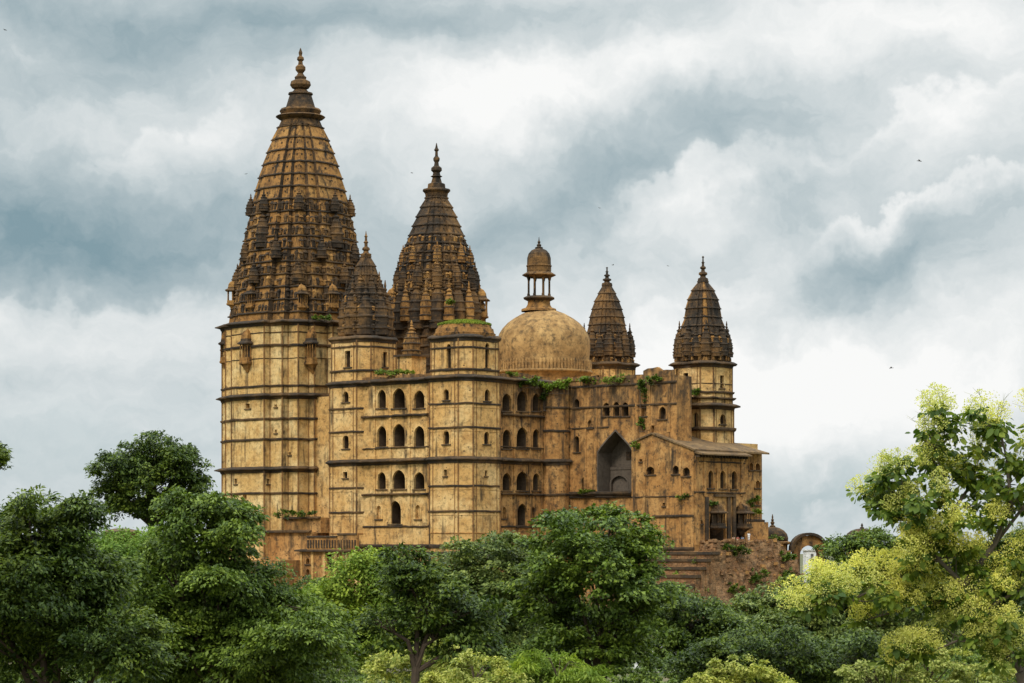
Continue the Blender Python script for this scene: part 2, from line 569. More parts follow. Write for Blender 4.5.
def facet(mb, p0, p1, z0, z1, ops, parent, mat, topz=None, mi=0):
    """flat wall with real openings; each opening gets a window part with reveal, back and surround
    ops: (px, ytop, ybot, width_px, kind[, depth])"""
    L = math.hypot(p1[0] - p0[0], p1[1] - p0[1])
    e = ((p1[0] - p0[0]) / L, (p1[1] - p0[1]) / L)
    nrm = (e[1], -e[0])
    P3 = lambda s, z, d=0: (p0[0] + e[0] * s + nrm[0] * d, p0[1] + e[1] * s + nrm[1] * d, z)
    outer = [(0, z0), (L, z0)] + [(L, z1), (0, z1)] if topz is None else [(0, z0), (L, z0)] + [(s, z) for s, z in topz]
    holes, wins = [], []
    for op in ops:
        px, yt, yb, wp, kind = op[:5]
        depth = op[5] if len(op) > 5 else 2.4
        wp *= rnd.uniform(.93, 1.07); yt += rnd.uniform(-.5, .5)
        s = s_at(p0, p1, px) * L
        Y = p0[1] + e[1] * s
        # width of the opening along the wall from its width in pixels
        s2 = s_at(p0, p1, px + wp / 2) * L
        s1 = s_at(p0, p1, px - wp / 2) * L
        w = abs(s2 - s1)
        zb, zt = ZY(yb, Y), ZY(yt, Y)
        s = (s1 + s2) / 2
        if s - w / 2 < .12 or s + w / 2 > L - .12:
            s = min(max(s, w / 2 + .15), L - w / 2 - .15)
        oc = outline(kind, s, w, zb, zt)
        holes.append(oc)
        wins.append((oc, depth, kind, w))
    loops = [[Vector((a, b, 0)) for a, b in outer]] + [[Vector((a, b, 0)) for a, b in reversed(h)] for h in holes]
    flat = [p for l in loops for p in l]
    tris = tessellate_polygon(loops)
    fs = []
    for t in tris:
        a, b, c = (flat[i] for i in t)
        if (b.x - a.x) * (c.y - a.y) - (b.y - a.y) * (c.x - a.x) < 0:
            t = (t[0], t[2], t[1])
        fs.append(t)
    mb.add([P3(p.x, p.y) for p in flat], fs, mi)
    for oc, depth, kind, w in wins:
        wm = MB()
        n = len(oc)
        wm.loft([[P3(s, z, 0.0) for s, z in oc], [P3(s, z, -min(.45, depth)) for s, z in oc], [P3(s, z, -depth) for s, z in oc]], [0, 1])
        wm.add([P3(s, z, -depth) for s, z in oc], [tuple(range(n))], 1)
        # raised surround
        fw = min(.32, w * .22)
        om = offset_poly([(a, b) for a, b in oc], fw)
        wm.loft([[P3(s, z, -.04) for s, z in om], [P3(s, z, .09) for s, z in om], [P3(s, z, .09) for s, z in oc], [P3(s, z, -.02) for s, z in oc]], 0)
        # sill
        s0, z0_ = oc[0]
        s1_ = oc[1][0]
        q = [(s0 - fw * 1.4, .0), (s1_ + fw * 1.4, .0)]
        wm.loft([[P3(q[0][0], z0_ - .28, -.03), P3(q[0][0], z0_ - .28, .24), P3(q[0][0], z0_ - .03, .24), P3(q[0][0], z0_ - .03, -.03)],
                 [P3(q[1][0], z0_ - .28, -.03), P3(q[1][0], z0_ - .28, .24), P3(q[1][0], z0_ - .03, .24), P3(q[1][0], z0_ - .03, -.03)]], 2, True, True)
        wm.build('window', [mat, M['recess_shade'] if depth > 1.0 else mat, M['ledge']], parent)  # deep openings get the dark colour that stands for interior shade
    return e, nrm

def chamf(s, c, cu, cv):
    q = [(s, -s + c), (s, s - c), (s - c, s), (-s + c, s), (-s, s - c), (-s, -s + c), (-s + c, -s), (s - c, -s)]
    return [uv(cu + a, cv + b) for a, b in q]

def tower_walls(poly, z0, z1, ops, mat, parent, name='tower', strips=True, frames=True):
    """polygonal tower; ops: {facet index: [openings]}"""
    mb = MB()
    holder = MB()
    tower = None
    n = len(poly)
    wins = []
    # the tower mesh first, so that its windows can be its children
    me_parts = []
    tmp = MB()
    class Later:            # collect window builds until the tower exists
        pass
    global _defer
    _defer = []
    for i in range(n):
        p0, p1 = poly[i], poly[(i + 1) % n]
        facet(mb, p0, p1, z0, z1, ops.get(i, []), 'defer', mat)
    mb.add([(x, y, z1) for x, y in poly], [tuple(range(n))])
    if strips:
        for i in range(n):
            x, y = poly[i]
            mb.lathe(x, y, [(.17, z0), (.17, z1)], 6, 1, False, False)
            q_ = Vector(poly[(i + 1) % n]) - Vector((x, y))
            if frames and q_.length > 4:
                for f_ in (.12, .88):
                    mb.lathe(x + q_.x * f_, y + q_.y * f_, [(.11, z0), (.11, z1)], 6, 1, False, False)
    tower = mb.build(name, [mat, M['joint']], parent)
    for wm, mats in _defer:
        wm.build('window', mats, tower)
    return tower

_defer = []
_real_build = MB.build
def _build(self, name, mats, parent=None, **kw):
    if parent == 'defer':
        _defer.append((self, mats))
        return None
    return _real_build(self, name, mats, parent, **kw)
MB.build = _build

def ratha(r, cx, cy, steps=((.70, .70), (.52, .80), (.30, .90))):
    """stepped-square plan of a north Indian spire, turned with the building"""
    side = []
    # along one side (normal +u'), from -t to +t
    (c, _), (a, pa), (b, pb) = steps
    side = [(c, -c), (c, -a), (pa, -a), (pa, -b), (pb, -b), (pb, b), (pa, b), (pa, a), (c, a)]
    pts = []
    for k in range(4):
        ca, sa = [(1, 0), (0, 1), (-1, 0), (0, -1)][k]
        for x, y in side:
            X, Yv = x * ca - y * sa, x * sa + y * ca
            pts.append((cx + r * (X * TL[0] + Yv * TB[0]), cy + r * (X * TL[1] + Yv * TB[1])))
    return pts

def finial(parent, cx, cy, z0, z1, prof, n=14, mat='spire_dark'):
    """prof: (fraction of height, radius)"""
    mb = MB()
    mb.lathe(cx, cy, [(r, z0 + f * (z1 - z0)) for f, r in prof], n, 0)
    return mb.build('finial', M[mat], parent, smooth=False)

# unit spirelet (height 1, radius .5 at the base) as bare mesh data
def spirelet_mesh(name, mats, fat=1.0):
    mb = MB()
    pr = [(.50, 0), (.50, .10), (.56, .11), (.56, .14), (.44, .15), (.46, .30), (.52, .31), (.52, .335), (.45, .35), (.41, .46), (.45, .465), (.45, .485),
          (.36, .50), (.30, .60), (.33, .605), (.33, .62), (.25, .63), (.15, .70), (.22, .71), (.24, .735), (.12, .76), (.07, .80), (.11, .83), (.05, .86), (.07, .90), (.02, 1.0)]
    rings, mis = [], []
    for k, (r, z) in enumerate(pr):
        ring = []
        for i in range(16):
            a = 2 * math.pi * i / 16
            q = 1.0 if i % 4 in (0, 1) else (.86 if z < .68 else .96)
            ring.append((r * fat * q * math.cos(a), r * fat * q * math.sin(a), z))
        rings.append(ring)
        mis.append(1 if k in (2, 3, 7, 8, 11, 12, 15, 16) else 0)
    mb.loft(rings, mis[1:] , True, True)
    me = bpy.data.meshes.new(name)
    me.from_pydata(mb.v, [], mb.f)
    for m in mats:
        me.materials.append(m)
    me.polygons.foreach_set('material_index', mb.mi)
    me.update()
    return me
SPL_A = spirelet_mesh('spirelet', [M['spire'], M['ledge']])
SPL_B = spirelet_mesh('spirelet', [M['spire_dark'], M['ledge']])

def spirelet(parent, x, y, z, h, r, dark=False, rot=0.0):
    o = bpy.data.objects.new('spirelet', SPL_B if dark else SPL_A)
    col.objects.link(o)
    o.parent = parent
    b = BASE[parent.name]
    o.location = (x - b[0], y - b[1], z - b[2])
    o.scale = (2 * r, 2 * r, h)
    o.rotation_euler = (0, 0, rot)
    return o

def spire(name, parent, px, Y, prof, course, mats, ledge_out=.28, orn=(0, 0), orn_n=2, steps=((.70, .70), (.52, .80), (.30, .90)), seed=1, ledge_h=.5, rscale=1.0, ribs=()):
    """curved stepped spire; prof: (py, half width px) from the bottom up; mats = (panel, ledge, ornament)"""
    rg = random.Random(seed)
    cx, cy = W(px, Y), Y
    k = Y / F
    zs = [ZY(p[0], Y) for p in prof]
    rs = [p[1] * k * rscale for p in prof]
    rad = lambda z: float(np.interp(z, zs, rs))
    mb = MB()
    n = max(2, round((zs[-1] - zs[0]) / course))
    dz = (zs[-1] - zs[0]) / n
    rings, mi = [], []
    def ring(r, z):
        return [(x, y, z) for x, y in ratha(r, cx, cy, steps)]
    for i in range(n):
        za, zb = zs[0] + i * dz, zs[0] + (i + 1) * dz
        lo = ledge_out * rad(zb) / max(rs) + ledge_out * .4
        rings += [ring(rad(za), za), ring(rad(zb) * .995, zb - ledge_h), ring(rad(zb) + lo, zb - ledge_h * .8), ring(rad(zb) + lo * .9, zb - ledge_h * .25)]
        mi += [0, 1, 1, 1]
    rings.append(ring(rad(zs[-1]) * .97, zs[-1]))
    mb.loft(rings, mi[:len(rings) - 1], False, True)
    if ribs:
        nn = len(rings[0])
        for fi in range(nn * (len(rings) - 1)):
            if mb.mi[fi] == 0 and (fi % nn) % 9 in ribs:
                mb.mi[fi] = 2
    # carved rows: little shrines, niches and figures on the faces of the lower courses
    z_lo, z_hi = ZY(orn[0], Y), ZY(orn[1], Y)
    for i in range(n):
        za = zs[0] + i * dz
        if not (z_lo <= za + dz * .5 <= z_hi):
            continue
        pl = ratha(rad(za + dz * .4), cx, cy, steps)
        for q in range(len(pl)):
            p0, p1 = Vector(pl[q]), Vector(pl[(q + 1) % len(pl)])
            L = (p1 - p0).length
            if L < .9:
                continue
            e = (p1 - p0) / L
            nr = Vector((e.y, -e.x))
            m_ = max(1, int(L / (course * .34)))
            for j in range(m_):
                if rg.random() < .12:
                    continue
                c = p0 + e * L * (j + .5) / m_
                w = min(L / m_ * .36, course * .16) * rg.uniform(.75, 1.15)
                h = dz * rg.uniform(.45, .78)
                mm = 2 if rg.random() < .75 else 0
                mb.box((c.x, c.y), e, nr, w, .16 + rg.random() * .28, za + dz * .04, za + h * .72, mm, .9)
                mb.box((c.x, c.y), e, nr, w * 1.25, .22 + rg.random() * .3, za + h * .72, za + h, 1 if rg.random() < .5 else mm, .35)
                if rg.random() < .5:
                    mb.box((c.x + nr.x * .1, c.y + nr.y * .1), e, nr, w * .4, .3, za + dz * .1, za + h * .55, 1)
        # dark put-log holes higher up are left to the plain courses
    for i in range(n):
        za = zs[0] + i * dz
        if za + dz * .5 <= z_hi and orn[0] != orn[1]:
            continue
        pl = ratha(rad(za + dz * .5), cx, cy, steps)
        for q in range(len(pl)):
            p0, p1 = Vector(pl[q]), Vector(pl[(q + 1) % len(pl)])
            L = (p1 - p0).length
            if L < 1.2 or rg.random() < .3:
                continue
            e = (p1 - p0) / L
            nr = Vector((e.y, -e.x))
            c = p0 + e * L * rg.uniform(.3, .7)
            mb.box((c.x, c.y), e, nr, .17, .1, za + dz * .4, za + dz * .4 + .34, 1)
    o = mb.build(name, mats, parent)
    return o, cx, cy, k, rad

def jharokha(parent, c, nr, z0, w, h, deep, name='balcony', mats=None):
    """hanging oriel: corbelled foot, sill, slim columns, eave, little dome"""
    e = (-nr[1], nr[0])
    mb = MB()
    def rect(s, d, z):
        return [(c[0] + e[0] * a * w * s + nr[0] * b * deep * d, c[1] + e[1] * a * w * s + nr[1] * b * deep * d, z) for a, b in ((-.5, -.1), (-.5, 1), (.5, 1), (.5, -.1))][::-1]
    mb.loft([rect(.15, .1, z0), rect(.5, .4, z0 + h * .08), rect(.55, .5, z0 + h * .10), rect(.9, .8, z0 + h * .18), rect(1.12, 1.1, z0 + h * .20), rect(1.12, 1.1, z0 + h * .24), rect(1, 1, z0 + h * .25), rect(1, 1, z0 + h * .34)], 0, True, True)
    for a in (-.45, -.15, .15, .45):
        q = (c[0] + e[0] * a * w + nr[0] * deep * .9, c[1] + e[1] * a * w + nr[1] * deep * .9)
        mb.lathe(q[0], q[1], [(w * .05, z0 + h * .34), (w * .035, z0 + h * .5), (w * .06, z0 + h * .64)], 6, 0)
    for a in (-.45, .45):
        q = (c[0] + e[0] * a * w + nr[0] * deep * .2, c[1] + e[1] * a * w + nr[1] * deep * .2)
        mb.lathe(q[0], q[1], [(w * .05, z0 + h * .34), (w * .06, z0 + h * .64)], 6, 0)
    # flat dark plate painted as the shade of a doorway in the wall behind
    q = (c[0] + nr[0] * .02, c[1] + nr[1] * .02)
    mb.box(q, e, nr, w * .28, .03, z0 + h * .34, z0 + h * .6, 2)
    mb.loft([rect(1, 1, z0 + h * .63), rect(1.3, 1.3, z0 + h * .64), rect(1.3, 1.3, z0 + h * .665), rect(.9, .9, z0 + h * .71), rect(.88, .88, z0 + h * .76)], 1, True, False)
    mb.loft([rect(.86, .86, z0 + h * .74), rect(.8, .8, z0 + h * .84), rect(.55, .55, z0 + h * .92), rect(.2, .2, z0 + h * .96), rect(.05, .05, z0 + h)], 0, False, True)
    return mb.build(name, mats or [M['spire'], M['ledge'], M['spire_dark']], parent)


# ------------------------------------------------------------------ ground
def terrain_z(x, y):
    return 1.2 * math.sin(x * .013 + .6) * math.cos(y * .011) + (0 if y > 60 else (y - 60) * .02)

def ground():
    mb = MB()
    xs = [-3000, -1500, -800, -500, -300] + list(range(-200, 201, 20)) + [300, 500, 800, 1500, 3000]
    ys = [-400, -150] + list(range(-40, 700, 20)) + [800, 1000, 1400, 2200, 3800, 6500]
    for y in ys:
        for x in xs:
            mb.v.append((x, y, terrain_z(x, y) if abs(x) < 400 and y < 700 else 0))
    n = len(xs)
    for j in range(len(ys) - 1):
        for i in range(n - 1):
            mb.f.append((j * n + i, j * n + i + 1, (j + 1) * n + i + 1, (j + 1) * n + i)); mb.mi.append(0)
    o = mb.build('ground', M['ground'])
    o['kind'] = 'structure'
ground()


# ------------------------------------------------------------------ the temple
temple = thing('temple', 'huge ochre sandstone temple with tall carved spires and a bare round dome', 'temple', (C0[0], C0[1] + 25, 0))

zc = lambda y: ZY(y, 516.0)          # heights on the nearest corner tower's front
Z_MOULD, Z_L1, Z_SILL, Z_C1, Z_L2, Z_SILL2, Z_L3, Z_C2 = [zc(y) for y in (546, 511, 493, 458, 427, 412.5, 403, 376)]
ROOF = Z_C2 + .3
UA, VT = -28.7, 22.5
UP, UG, UW = 42.0, 26.2, 36.5      # porch face, left end of the gabled block, end of the tall wall
YP = 510.5

# solid core: roof slab and hidden walls behind the facades
core = MB()
core.prism([uv(-34.3, .6), uv(-.6, .6), uv(-.6, 60), uv(-34.3, 60)], -1, ROOF - .6, 0)
core.prism([uv(-34.3, -4.9), uv(4.9, -4.9), uv(4.9, 60), uv(-34.3, 60)], ROOF - .55, ROOF - .1, 0)
core.prism([uv(4.0, VT + 4.6), uv(17, VT + 4.6), uv(17, 60), uv(4.0, 60)], -1, ROOF - .2, 0)
core.prism([uv(16.6, VT + 4.6), uv(UW - .5, VT + 4.6), uv(UW - .5, 50), uv(16.6, 50)], -1, zc(440), 0)
core.prism([uv(-50, -3.4), uv(-33, -3.4), uv(-33, 30), uv(-50, 30)], -1, zc(388), 0)
core.build('main_block', [M['plaster']], temple)

# two corner towers with chamfered corners
def corner_tower(cu, ops_L, ops_R, mat, upL, upR):
    poly = chamf(6.05, 2.1, cu, 0)
    t = tower_walls(poly, -1, Z_C2, {6: ops_L, 0: ops_R}, mat, temple, 'corner_tower')
    band(poly, Z_MOULD, .8, .45, t, 'base_moulding')
    band(poly, Z_MOULD - 1.5, .8, .75, t, 'base_moulding')
    for z in (Z_L1, zc(485.5), Z_L2, Z_L3):
        band(poly, z, .44, .28, t)
        band(poly, z - .75, .16, .10, t, mat=mat)
    band(poly, zc(533), .25, .16, t, mat=M['rust'])
    chajja(poly, Z_C1, .85, t)
    chajja(poly, Z_C2, 1.05, t)
    return t, poly

tC, polyC = corner_tower(0, [(446.5, 389, 400, 5.5, 'arch'), (446.5, 430, 444, 5.5, 'arch'), (445.5, 470, 476, 3, 'rect')],
                         [(487, 389, 401, 5, 'arch'), (486.5, 431, 444, 5, 'arch'), (486, 470, 476, 2.6, 'rect')], M['plaster'], None, None)
tA, polyA = corner_tower(UA, [(346, 391, 402, 6, 'arch'), (346, 435, 448.5, 6, 'arch'), (345.5, 471.5, 478, 4, 'rect')], [], M['plaster'], None, None)

# storey above the roof on each corner tower
def drum(cu, s, ytop, yfront, L, Rr, bands, mat):
    poly = chamf(s, s * .36, cu, 0)
    z0, z1 = ROOF - .5, ZY(ytop, yfront)
    t = tower_walls(poly, z0, z1, {6: L, 0: Rr}, mat, temple, 'drum')
    for y, h, o in bands:
        band(poly, ZY(y, yfront), h, o, t)
    chajja(poly, z1, .8, t)
    return t, poly
dC, pdC = drum(0, 5.8, 336, 516.5, [(449, 343.5, 368, 4.6, 'arch')], [(487, 343.5, 368, 4.2, 'arch')], [(369, .5, .35), (347, .4, .25)], M['plaster'])
dA, pdA = drum(UA, 5.75, 337, 535, [(348, 351, 367, 5, 'rect', 1.2)], [(385, 352, 367, 4, 'rect', 1.2)], [(370, .5, .35), (346, .4, .25)], M['plaster'])
# low mound roof over the nearest drum
mb = MB()
cx, cy = uv(0, 0)
zt = ZY(336, 516.5)
mb.lathe(cx, cy, [(6.2, zt - .1), (6.3, zt + .9), (6.0, zt + 1.0), (5.8, zt + 1.9), (5.5, zt + 2.0), (5.3, zt + 2.6), (3.0, zt + 3.2), (.1, zt + 3.4)], 16, 0, True, True, R(20))
mb.build('mound_roof', M['spire'], dC)

# recessed window bays between the towers
def bay(p0, p1, ops, mat, name='window_bay', ztop=None):
    global _defer
    _defer = []
    mb = MB()
    facet(mb, p0, p1, -1, ztop or Z_C2 - .1, ops, 'defer', mat)
    o = mb.build(name, [mat], temple)
    for wm, mats in _defer:
        wm.build('window', mats, o)
    return o
bL0, bL1 = uv(UA + 5.0, -5.15), uv(-5.0, -5.15)
opsL = []
for yt, yb in ((388, 408), (423.5, 446.5), (470, 489)):
    opsL += [(382, yt + 2, yb, 8.6, 'arch', 3.5), (399, yt, yb, 12.6, 'arch', 3.5), (419.5, yt + 2, yb, 10, 'arch', 3.5)]
opsL += [(395.5, 501, 524, 11, 'arch', 4), (379, 505, 519, 4.5, 'arch', .6), (418, 505, 519, 4.5, 'arch', .6)]
bayL = bay(bL0, bL1, opsL, M['plaster'])
bR0, bR1 = uv(5.15, 5.0), uv(5.15, VT + .5)
opsR = []
for yt, yb in ((391, 411), (427, 448.5), (471, 490.5)):
    opsR += [(506.5, yt + 2, yb, 8.5, 'arch', 3.5), (522, yt, yb, 11, 'arch', 3.5), (536, yt + 2, yb, 7, 'arch', 3.5)]
opsR += [(522, 503, 526.5, 9.5, 'arch', 4), (504, 506.5, 518.5, 3.4, 'arch', .6), (533, 507, 519, 3.4, 'arch', .6)]
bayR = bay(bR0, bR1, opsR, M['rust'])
for b, q in ((bayL, [bL0, bL1]), (bayR, [bR0, bR1])):
    band(q, Z_SILL2, .55, .75, b, 'balcony_sill', False)
    band(q, Z_SILL, .5, .75, b, 'balcony_sill', False)
    band(q, zc(526), .4, .3, b, closed=False)
    band(q, Z_L2 - 3.6, .3, .35, b, closed=False)
    band(q, Z_MOULD, .8, .9, b, 'base_moulding', False)
    band(q, Z_MOULD - 1.5, .8, 1.2, b, 'base_moulding', False)
    chajja(q, Z_C1, 1.6, b, False)
    chajja(q, Z_C2, 1.6, b, False)
    mb = MB()
    # vertical pilasters between the windows
    L = math.hypot(q[1][0] - q[0][0], q[1][1] - q[0][1])
    e = ((q[1][0] - q[0][0]) / L, (q[1][1] - q[0][1]) / L)
    nr = (e[1], -e[0])
    for f in [s_at(q[0], q[1], px) for px in ((374.5, 390.3, 409.3, 427) if b is bayL else (514.4, 529.6, 541.5))]:
        c = (q[0][0] + e[0] * L * f, q[0][1] + e[1] * L * f)
        mb = MB()
        mb.box(c, e, nr, .32, .16, Z_L1 - 3, Z_C2 - 1, 0)
        mb.build('pilaster', M['plaster'] if b is bayL else M['rust'], b)

# roof parapet, worn
def parapet(q, z, h, parent, seed, mat, name='parapet', th=.35):
    rg = random.Random(seed)
    mb = MB()
    for (a, b) in zip(q[:-1], q[1:]):
        L = math.hypot(b[0] - a[0], b[1] - a[1])
        e = ((b[0] - a[0]) / L, (b[1] - a[1]) / L)
        nr = (e[1], -e[0])
        n = max(2, int(L / 1.1))
        hs = [h * rg.uniform(.55, 1.1) for _ in range(n + 1)]
        for i in range(n):
            s0, s1 = L * i / n, L * (i + 1) / n
            P3 = lambda s, d, zz: (a[0] + e[0] * s + nr[0] * d, a[1] + e[1] * s + nr[1] * d, zz)
            mb.add([P3(s0, th, z), P3(s1, th, z), P3(s1, th, z + hs[i + 1]), P3(s0, th, z + hs[i]), P3(s0, -th, z), P3(s1, -th, z), P3(s1, -th, z + hs[i + 1]), P3(s0, -th, z + hs[i])],
                   [(0, 1, 2, 3), (5, 4, 7, 6), (3, 2, 6, 7)])
    return mb.build(name, mat, parent)
parapet([uv(UA + 4.5, -4.6), uv(-4.5, -4.6)], ROOF - .1, .9, bayL, 3, M['rust'])
parapet([uv(4.6, 4.5), uv(4.6, VT - 2)], ROOF - .1, 1.2, bayR, 4, M['rust'])

# round stair tower in the inner corner
cT = uv(6.0, VT - 1.6)
polyT = [(cT[0] + 3.0 * math.cos(2 * math.pi * i / 14), cT[1] + 3.0 * math.sin(2 * math.pi * i / 14)) for i in range(14)]
tT = tower_walls(polyT, -1, Z_C2 - .3, {}, M['rust'], temple, 'stair_tower', strips=False)
for z in (Z_L1, Z_SILL, Z_L2, Z_L3):
    band(polyT, z, .5, .28, tT)
chajja(polyT, Z_C1, .8, tT)
band(polyT, Z_C2 - .9, .5, .3, tT)
band(polyT, Z_MOULD, .9, .5, tT, 'base_moulding')

# tall wall with the great arched recess
w0, w1 = uv(5.2, VT), uv(UW, VT)
ops = [(577, 398.5, 408, 5, 'arch'), (577, 436, 452, 4.5, 'arch'), (584.5, 477, 492, 5, 'arch'),
       (606.5, 402, 416, 6.5, 'arch'), (616.5, 402, 416, 6.5, 'arch'), (625.5, 402, 416, 6.5, 'arch'), (662.7, 407, 419, 7, 'arch', 1.4),
       (644, 404, 416, 5, 'arch', .7), (653, 426, 434, 3, 'rect', .7), (590, 420, 428, 4, 'arch', .5)]
_defer = []
mb = MB()
# portal hole is added as one more opening, then given its own deep recess
portal = (615.5, 431.5, 492.5, 35, 'tudor', 4.2)
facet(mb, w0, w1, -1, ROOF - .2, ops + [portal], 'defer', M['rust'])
mb.add([(*w1, -1), (*uv(UW, VT + 4.8), -1), (*uv(UW, VT + 4.8), ROOF - .2), (*w1, ROOF - .2)], [(0, 1, 2, 3)])
mb.add([(*w0, ROOF - .2), (*w1, ROOF - .2), (*uv(UW, VT + 4.8), ROOF - .2), (*uv(5.2, VT + 4.8), ROOF - .2)], [(0, 1, 2, 3)])
mb.add([(*uv(UW, VT + 4.8), -1), (*uv(5.2, VT + 4.8), -1), (*uv(5.2, VT + 4.8), ROOF - .2), (*uv(UW, VT + 4.8), ROOF - .2)], [(0, 1, 2, 3)])
arm = mb.build('tall_wall', [M['rust']], temple)
for k, (wm, mats) in enumerate(_defer):
    if k == len(_defer) - 1:
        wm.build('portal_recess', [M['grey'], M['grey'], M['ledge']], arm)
    else:
        wm.build('window', mats, arm)
q = [w0, w1]
band(q, ZY(410, 540), .45, .3, arm, closed=False)
band([w0, uv(19, VT)], ZY(430, 540), .35, .22, arm, closed=False)
band([w0, uv(UG - .6, VT)], ZY(494.5, 540), .9, 1.1, arm, 'balcony_sill', False)
band([w0, uv(UG - .6, VT)], ZY(498, 540), .5, .6, arm, closed=False)
band([w0, uv(UG - .6, VT)], ZY(515, 540), .5, .3, arm, closed=False)
band([w0, uv(UG - .6, VT)], ZY(548, 540), .9, .7, arm, 'base_moulding', False)
band(q, ZY(388, 536), .5, .3, arm, closed=False)
parapet([w0, uv(16, VT + .3)], ROOF - .25, 1.0, arm, 11, M['rust'])
parapet([uv(16, VT + .3), uv(28, VT + .3)], ROOF - .25, .7, arm, 12, M['rust'])
parapet([uv(28, VT + .3), uv(UW - .1, VT + .3)], ROOF - .25, 1.9, arm, 13, M['rust'])
mb = MB()
for px, y0_, y1_ in ((571, 548, 384), (585.5, 492, 412), (596, 492, 384), (637, 440, 384), (649, 430, 384), (669, 432, 384)):
    f = s_at(w0, w1, px)
    c = (w0[0] + (w1[0] - w0[0]) * f, w0[1] + (w1[1] - w0[1]) * f)
    mb = MB()
    mb.box(c, TL, TB, .35, .15, ZY(y0_, c[1]), ZY(y1_, c[1]))
    mb.build('pilaster', M['rust'], arm)
# recess furniture: niche storey at the back of the arch
s = s_at(w0, w1, 615.5)
pc = (w0[0] + (w1[0] - w0[0]) * s, w0[1] + (w1[1] - w0[1]) * s)
bk = (pc[0] + TB[0] * 4.1, pc[1] + TB[1] * 4.1)
mb = MB()
nb = (-TB[0], -TB[1])
zb = ZY(492.5, pc[1]); zm = ZY(469, pc[1])
pa = (bk[0] - TL[0] * 4.3, bk[1] - TL[1] * 4.3); pb = (bk[0] + TL[0] * 4.3, bk[1] + TL[1] * 4.3)
_defer = []
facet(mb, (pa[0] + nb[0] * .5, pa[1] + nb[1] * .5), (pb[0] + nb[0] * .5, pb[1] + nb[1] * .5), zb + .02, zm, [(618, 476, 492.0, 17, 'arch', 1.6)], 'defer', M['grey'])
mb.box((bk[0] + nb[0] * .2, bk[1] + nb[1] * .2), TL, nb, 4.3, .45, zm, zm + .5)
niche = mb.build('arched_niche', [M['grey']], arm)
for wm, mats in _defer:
    wm.build('inner_arch', [M['grey'], M['spire_dark'], M['ledge']], niche)  # dark stone on the inside stands in for the arch's shade
mb = MB()
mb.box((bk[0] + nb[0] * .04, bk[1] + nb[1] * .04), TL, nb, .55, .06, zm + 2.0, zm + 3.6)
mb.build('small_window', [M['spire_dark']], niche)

# gabled block in front of the wall, with the porch facade on its right side
g0, g1 = uv(UG, VT - 1.5), uv(UP, VT - 1.5)
Lg = UP - UG
za_, ze_ = ZY(434.5, 517.5), ZY(449, YP)
apex_s = s_at(g0, g1, 652.5) * Lg
mb = MB()
_defer = []
facet(mb, g0, g1, -1, ze_, [(650.5, 466.5, 474.5, 8, 'arch', 3), (676, 466, 474, 6, 'arch', 1.2), (686.5, 467, 476, 7, 'arch', 1.2), (641, 459, 461.5, 2.5, 'rect', 1), (664, 503, 506, 2.5, 'rect', 1)],
      'defer', M['rust'], topz=[(Lg, ze_), (apex_s, za_), (0, ZY(443, 521))])
p_end = uv(UP, VT - 1.5 + 24.8)
gb0, gb1 = uv(UG, VT + 23.3), uv(UP, VT + 23.3)
_win_g = list(_defer)
# porch facade (right-front face)
r0, r1 = g1, uv(UP, VT - 1.5 + 16.6)
r2, r3 = uv(UP - 1.8, VT - 1.5 + 16.6), uv(UP - 1.8, VT - 1.5 + 24.8)
_defer = []
facet(mb, r0, r1, -1, ze_, [(710.5, 470, 488, 5, 'arch', 2), (722.5, 470.5, 488.5, 5, 'arch', 2), (733.8, 471, 489, 5, 'arch', 2),
                           (717.3, 507, 540.3, 15, 'arch', 4.0), (740.8, 506, 540.3, 12.5, 'arch', 4.0), (701.5, 520, 524, 2, 'rect', .6)], 'defer', M['rust'])
mb.add([(*r1, -1), (*r2, -1), (*r2, ze_), (*r1, ze_)], [(0, 1, 2, 3)])
_win_p = list(_defer)
_defer = []
facet(mb, r2, r3, -1, ze_ - .1, [(757.5, 463, 470, 4.5, 'arch', .8), (751, 462, 470, 3.5, 'arch', .8), (757.5, 480, 488, 4.5, 'arch', .8), (757, 498, 505, 4, 'rect', .8)], 'defer', M['rust'])
_win_p += list(_defer)
mb.add([(*r3, -1), (*uv(UG, VT + 23.3), -1), (*uv(UG, VT + 23.3), ze_), (*r3, ze_ - .1)], [(0, 1, 2, 3)])
mb.add([(*uv(UG, VT + 23.3), -1), (*g0, -1), (*g0, ze_), (*uv(UG, VT + 23.3), ze_)], [(0, 1, 2, 3)])
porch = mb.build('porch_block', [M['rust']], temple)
for k, (wm, mats) in enumerate(_win_g + _win_p):
    if k - len(_win_g) in (3, 4):
        wm.build('doorway', mats, porch)
    else:
        wm.build('window', mats, porch)
# roof of the block: two stone slopes with a hipped far end
eL = .3
A1 = uv(UG + apex_s, VT - 1.5 - .35)
A2 = uv(UG + apex_s, VT - 1.5 + 19)
mb = MB()
th = .35
def roofpoly(pts):
    n = len(pts)
    top = [Vector(p) + Vector((0, 0, th)) for p in pts]
    mb.add(list(pts) + top, [tuple(range(n - 1, -1, -1)), tuple(range(n, 2 * n))] + [(i, (i + 1) % n, n + (i + 1) % n, n + i) for i in range(n)])
E1 = uv(UP + eL, VT - 1.5 - .35); E2 = uv(UP + eL, VT - 1.5 + 24.5)
roofpoly([(*E1, ze_ - .35), (*E2, ze_ - .45), (*A2, za_ + .05), (*A1, za_ + .05)])
F1 = uv(UG - .4, VT - 1.5 - .35); F2 = uv(UG - .4, VT + 23.8)
zf = ZY(443, 521)
roofpoly([(*A1, za_ + .05), (*A2, za_ + .05), (*F2, zf - .2), (*F1, zf - .2)])
roofpoly([(*E2, ze_ - .45), (*F2, zf - .2), (*A2, za_ + .05)])
roof = mb.build('roof', [M['tile']], porch)
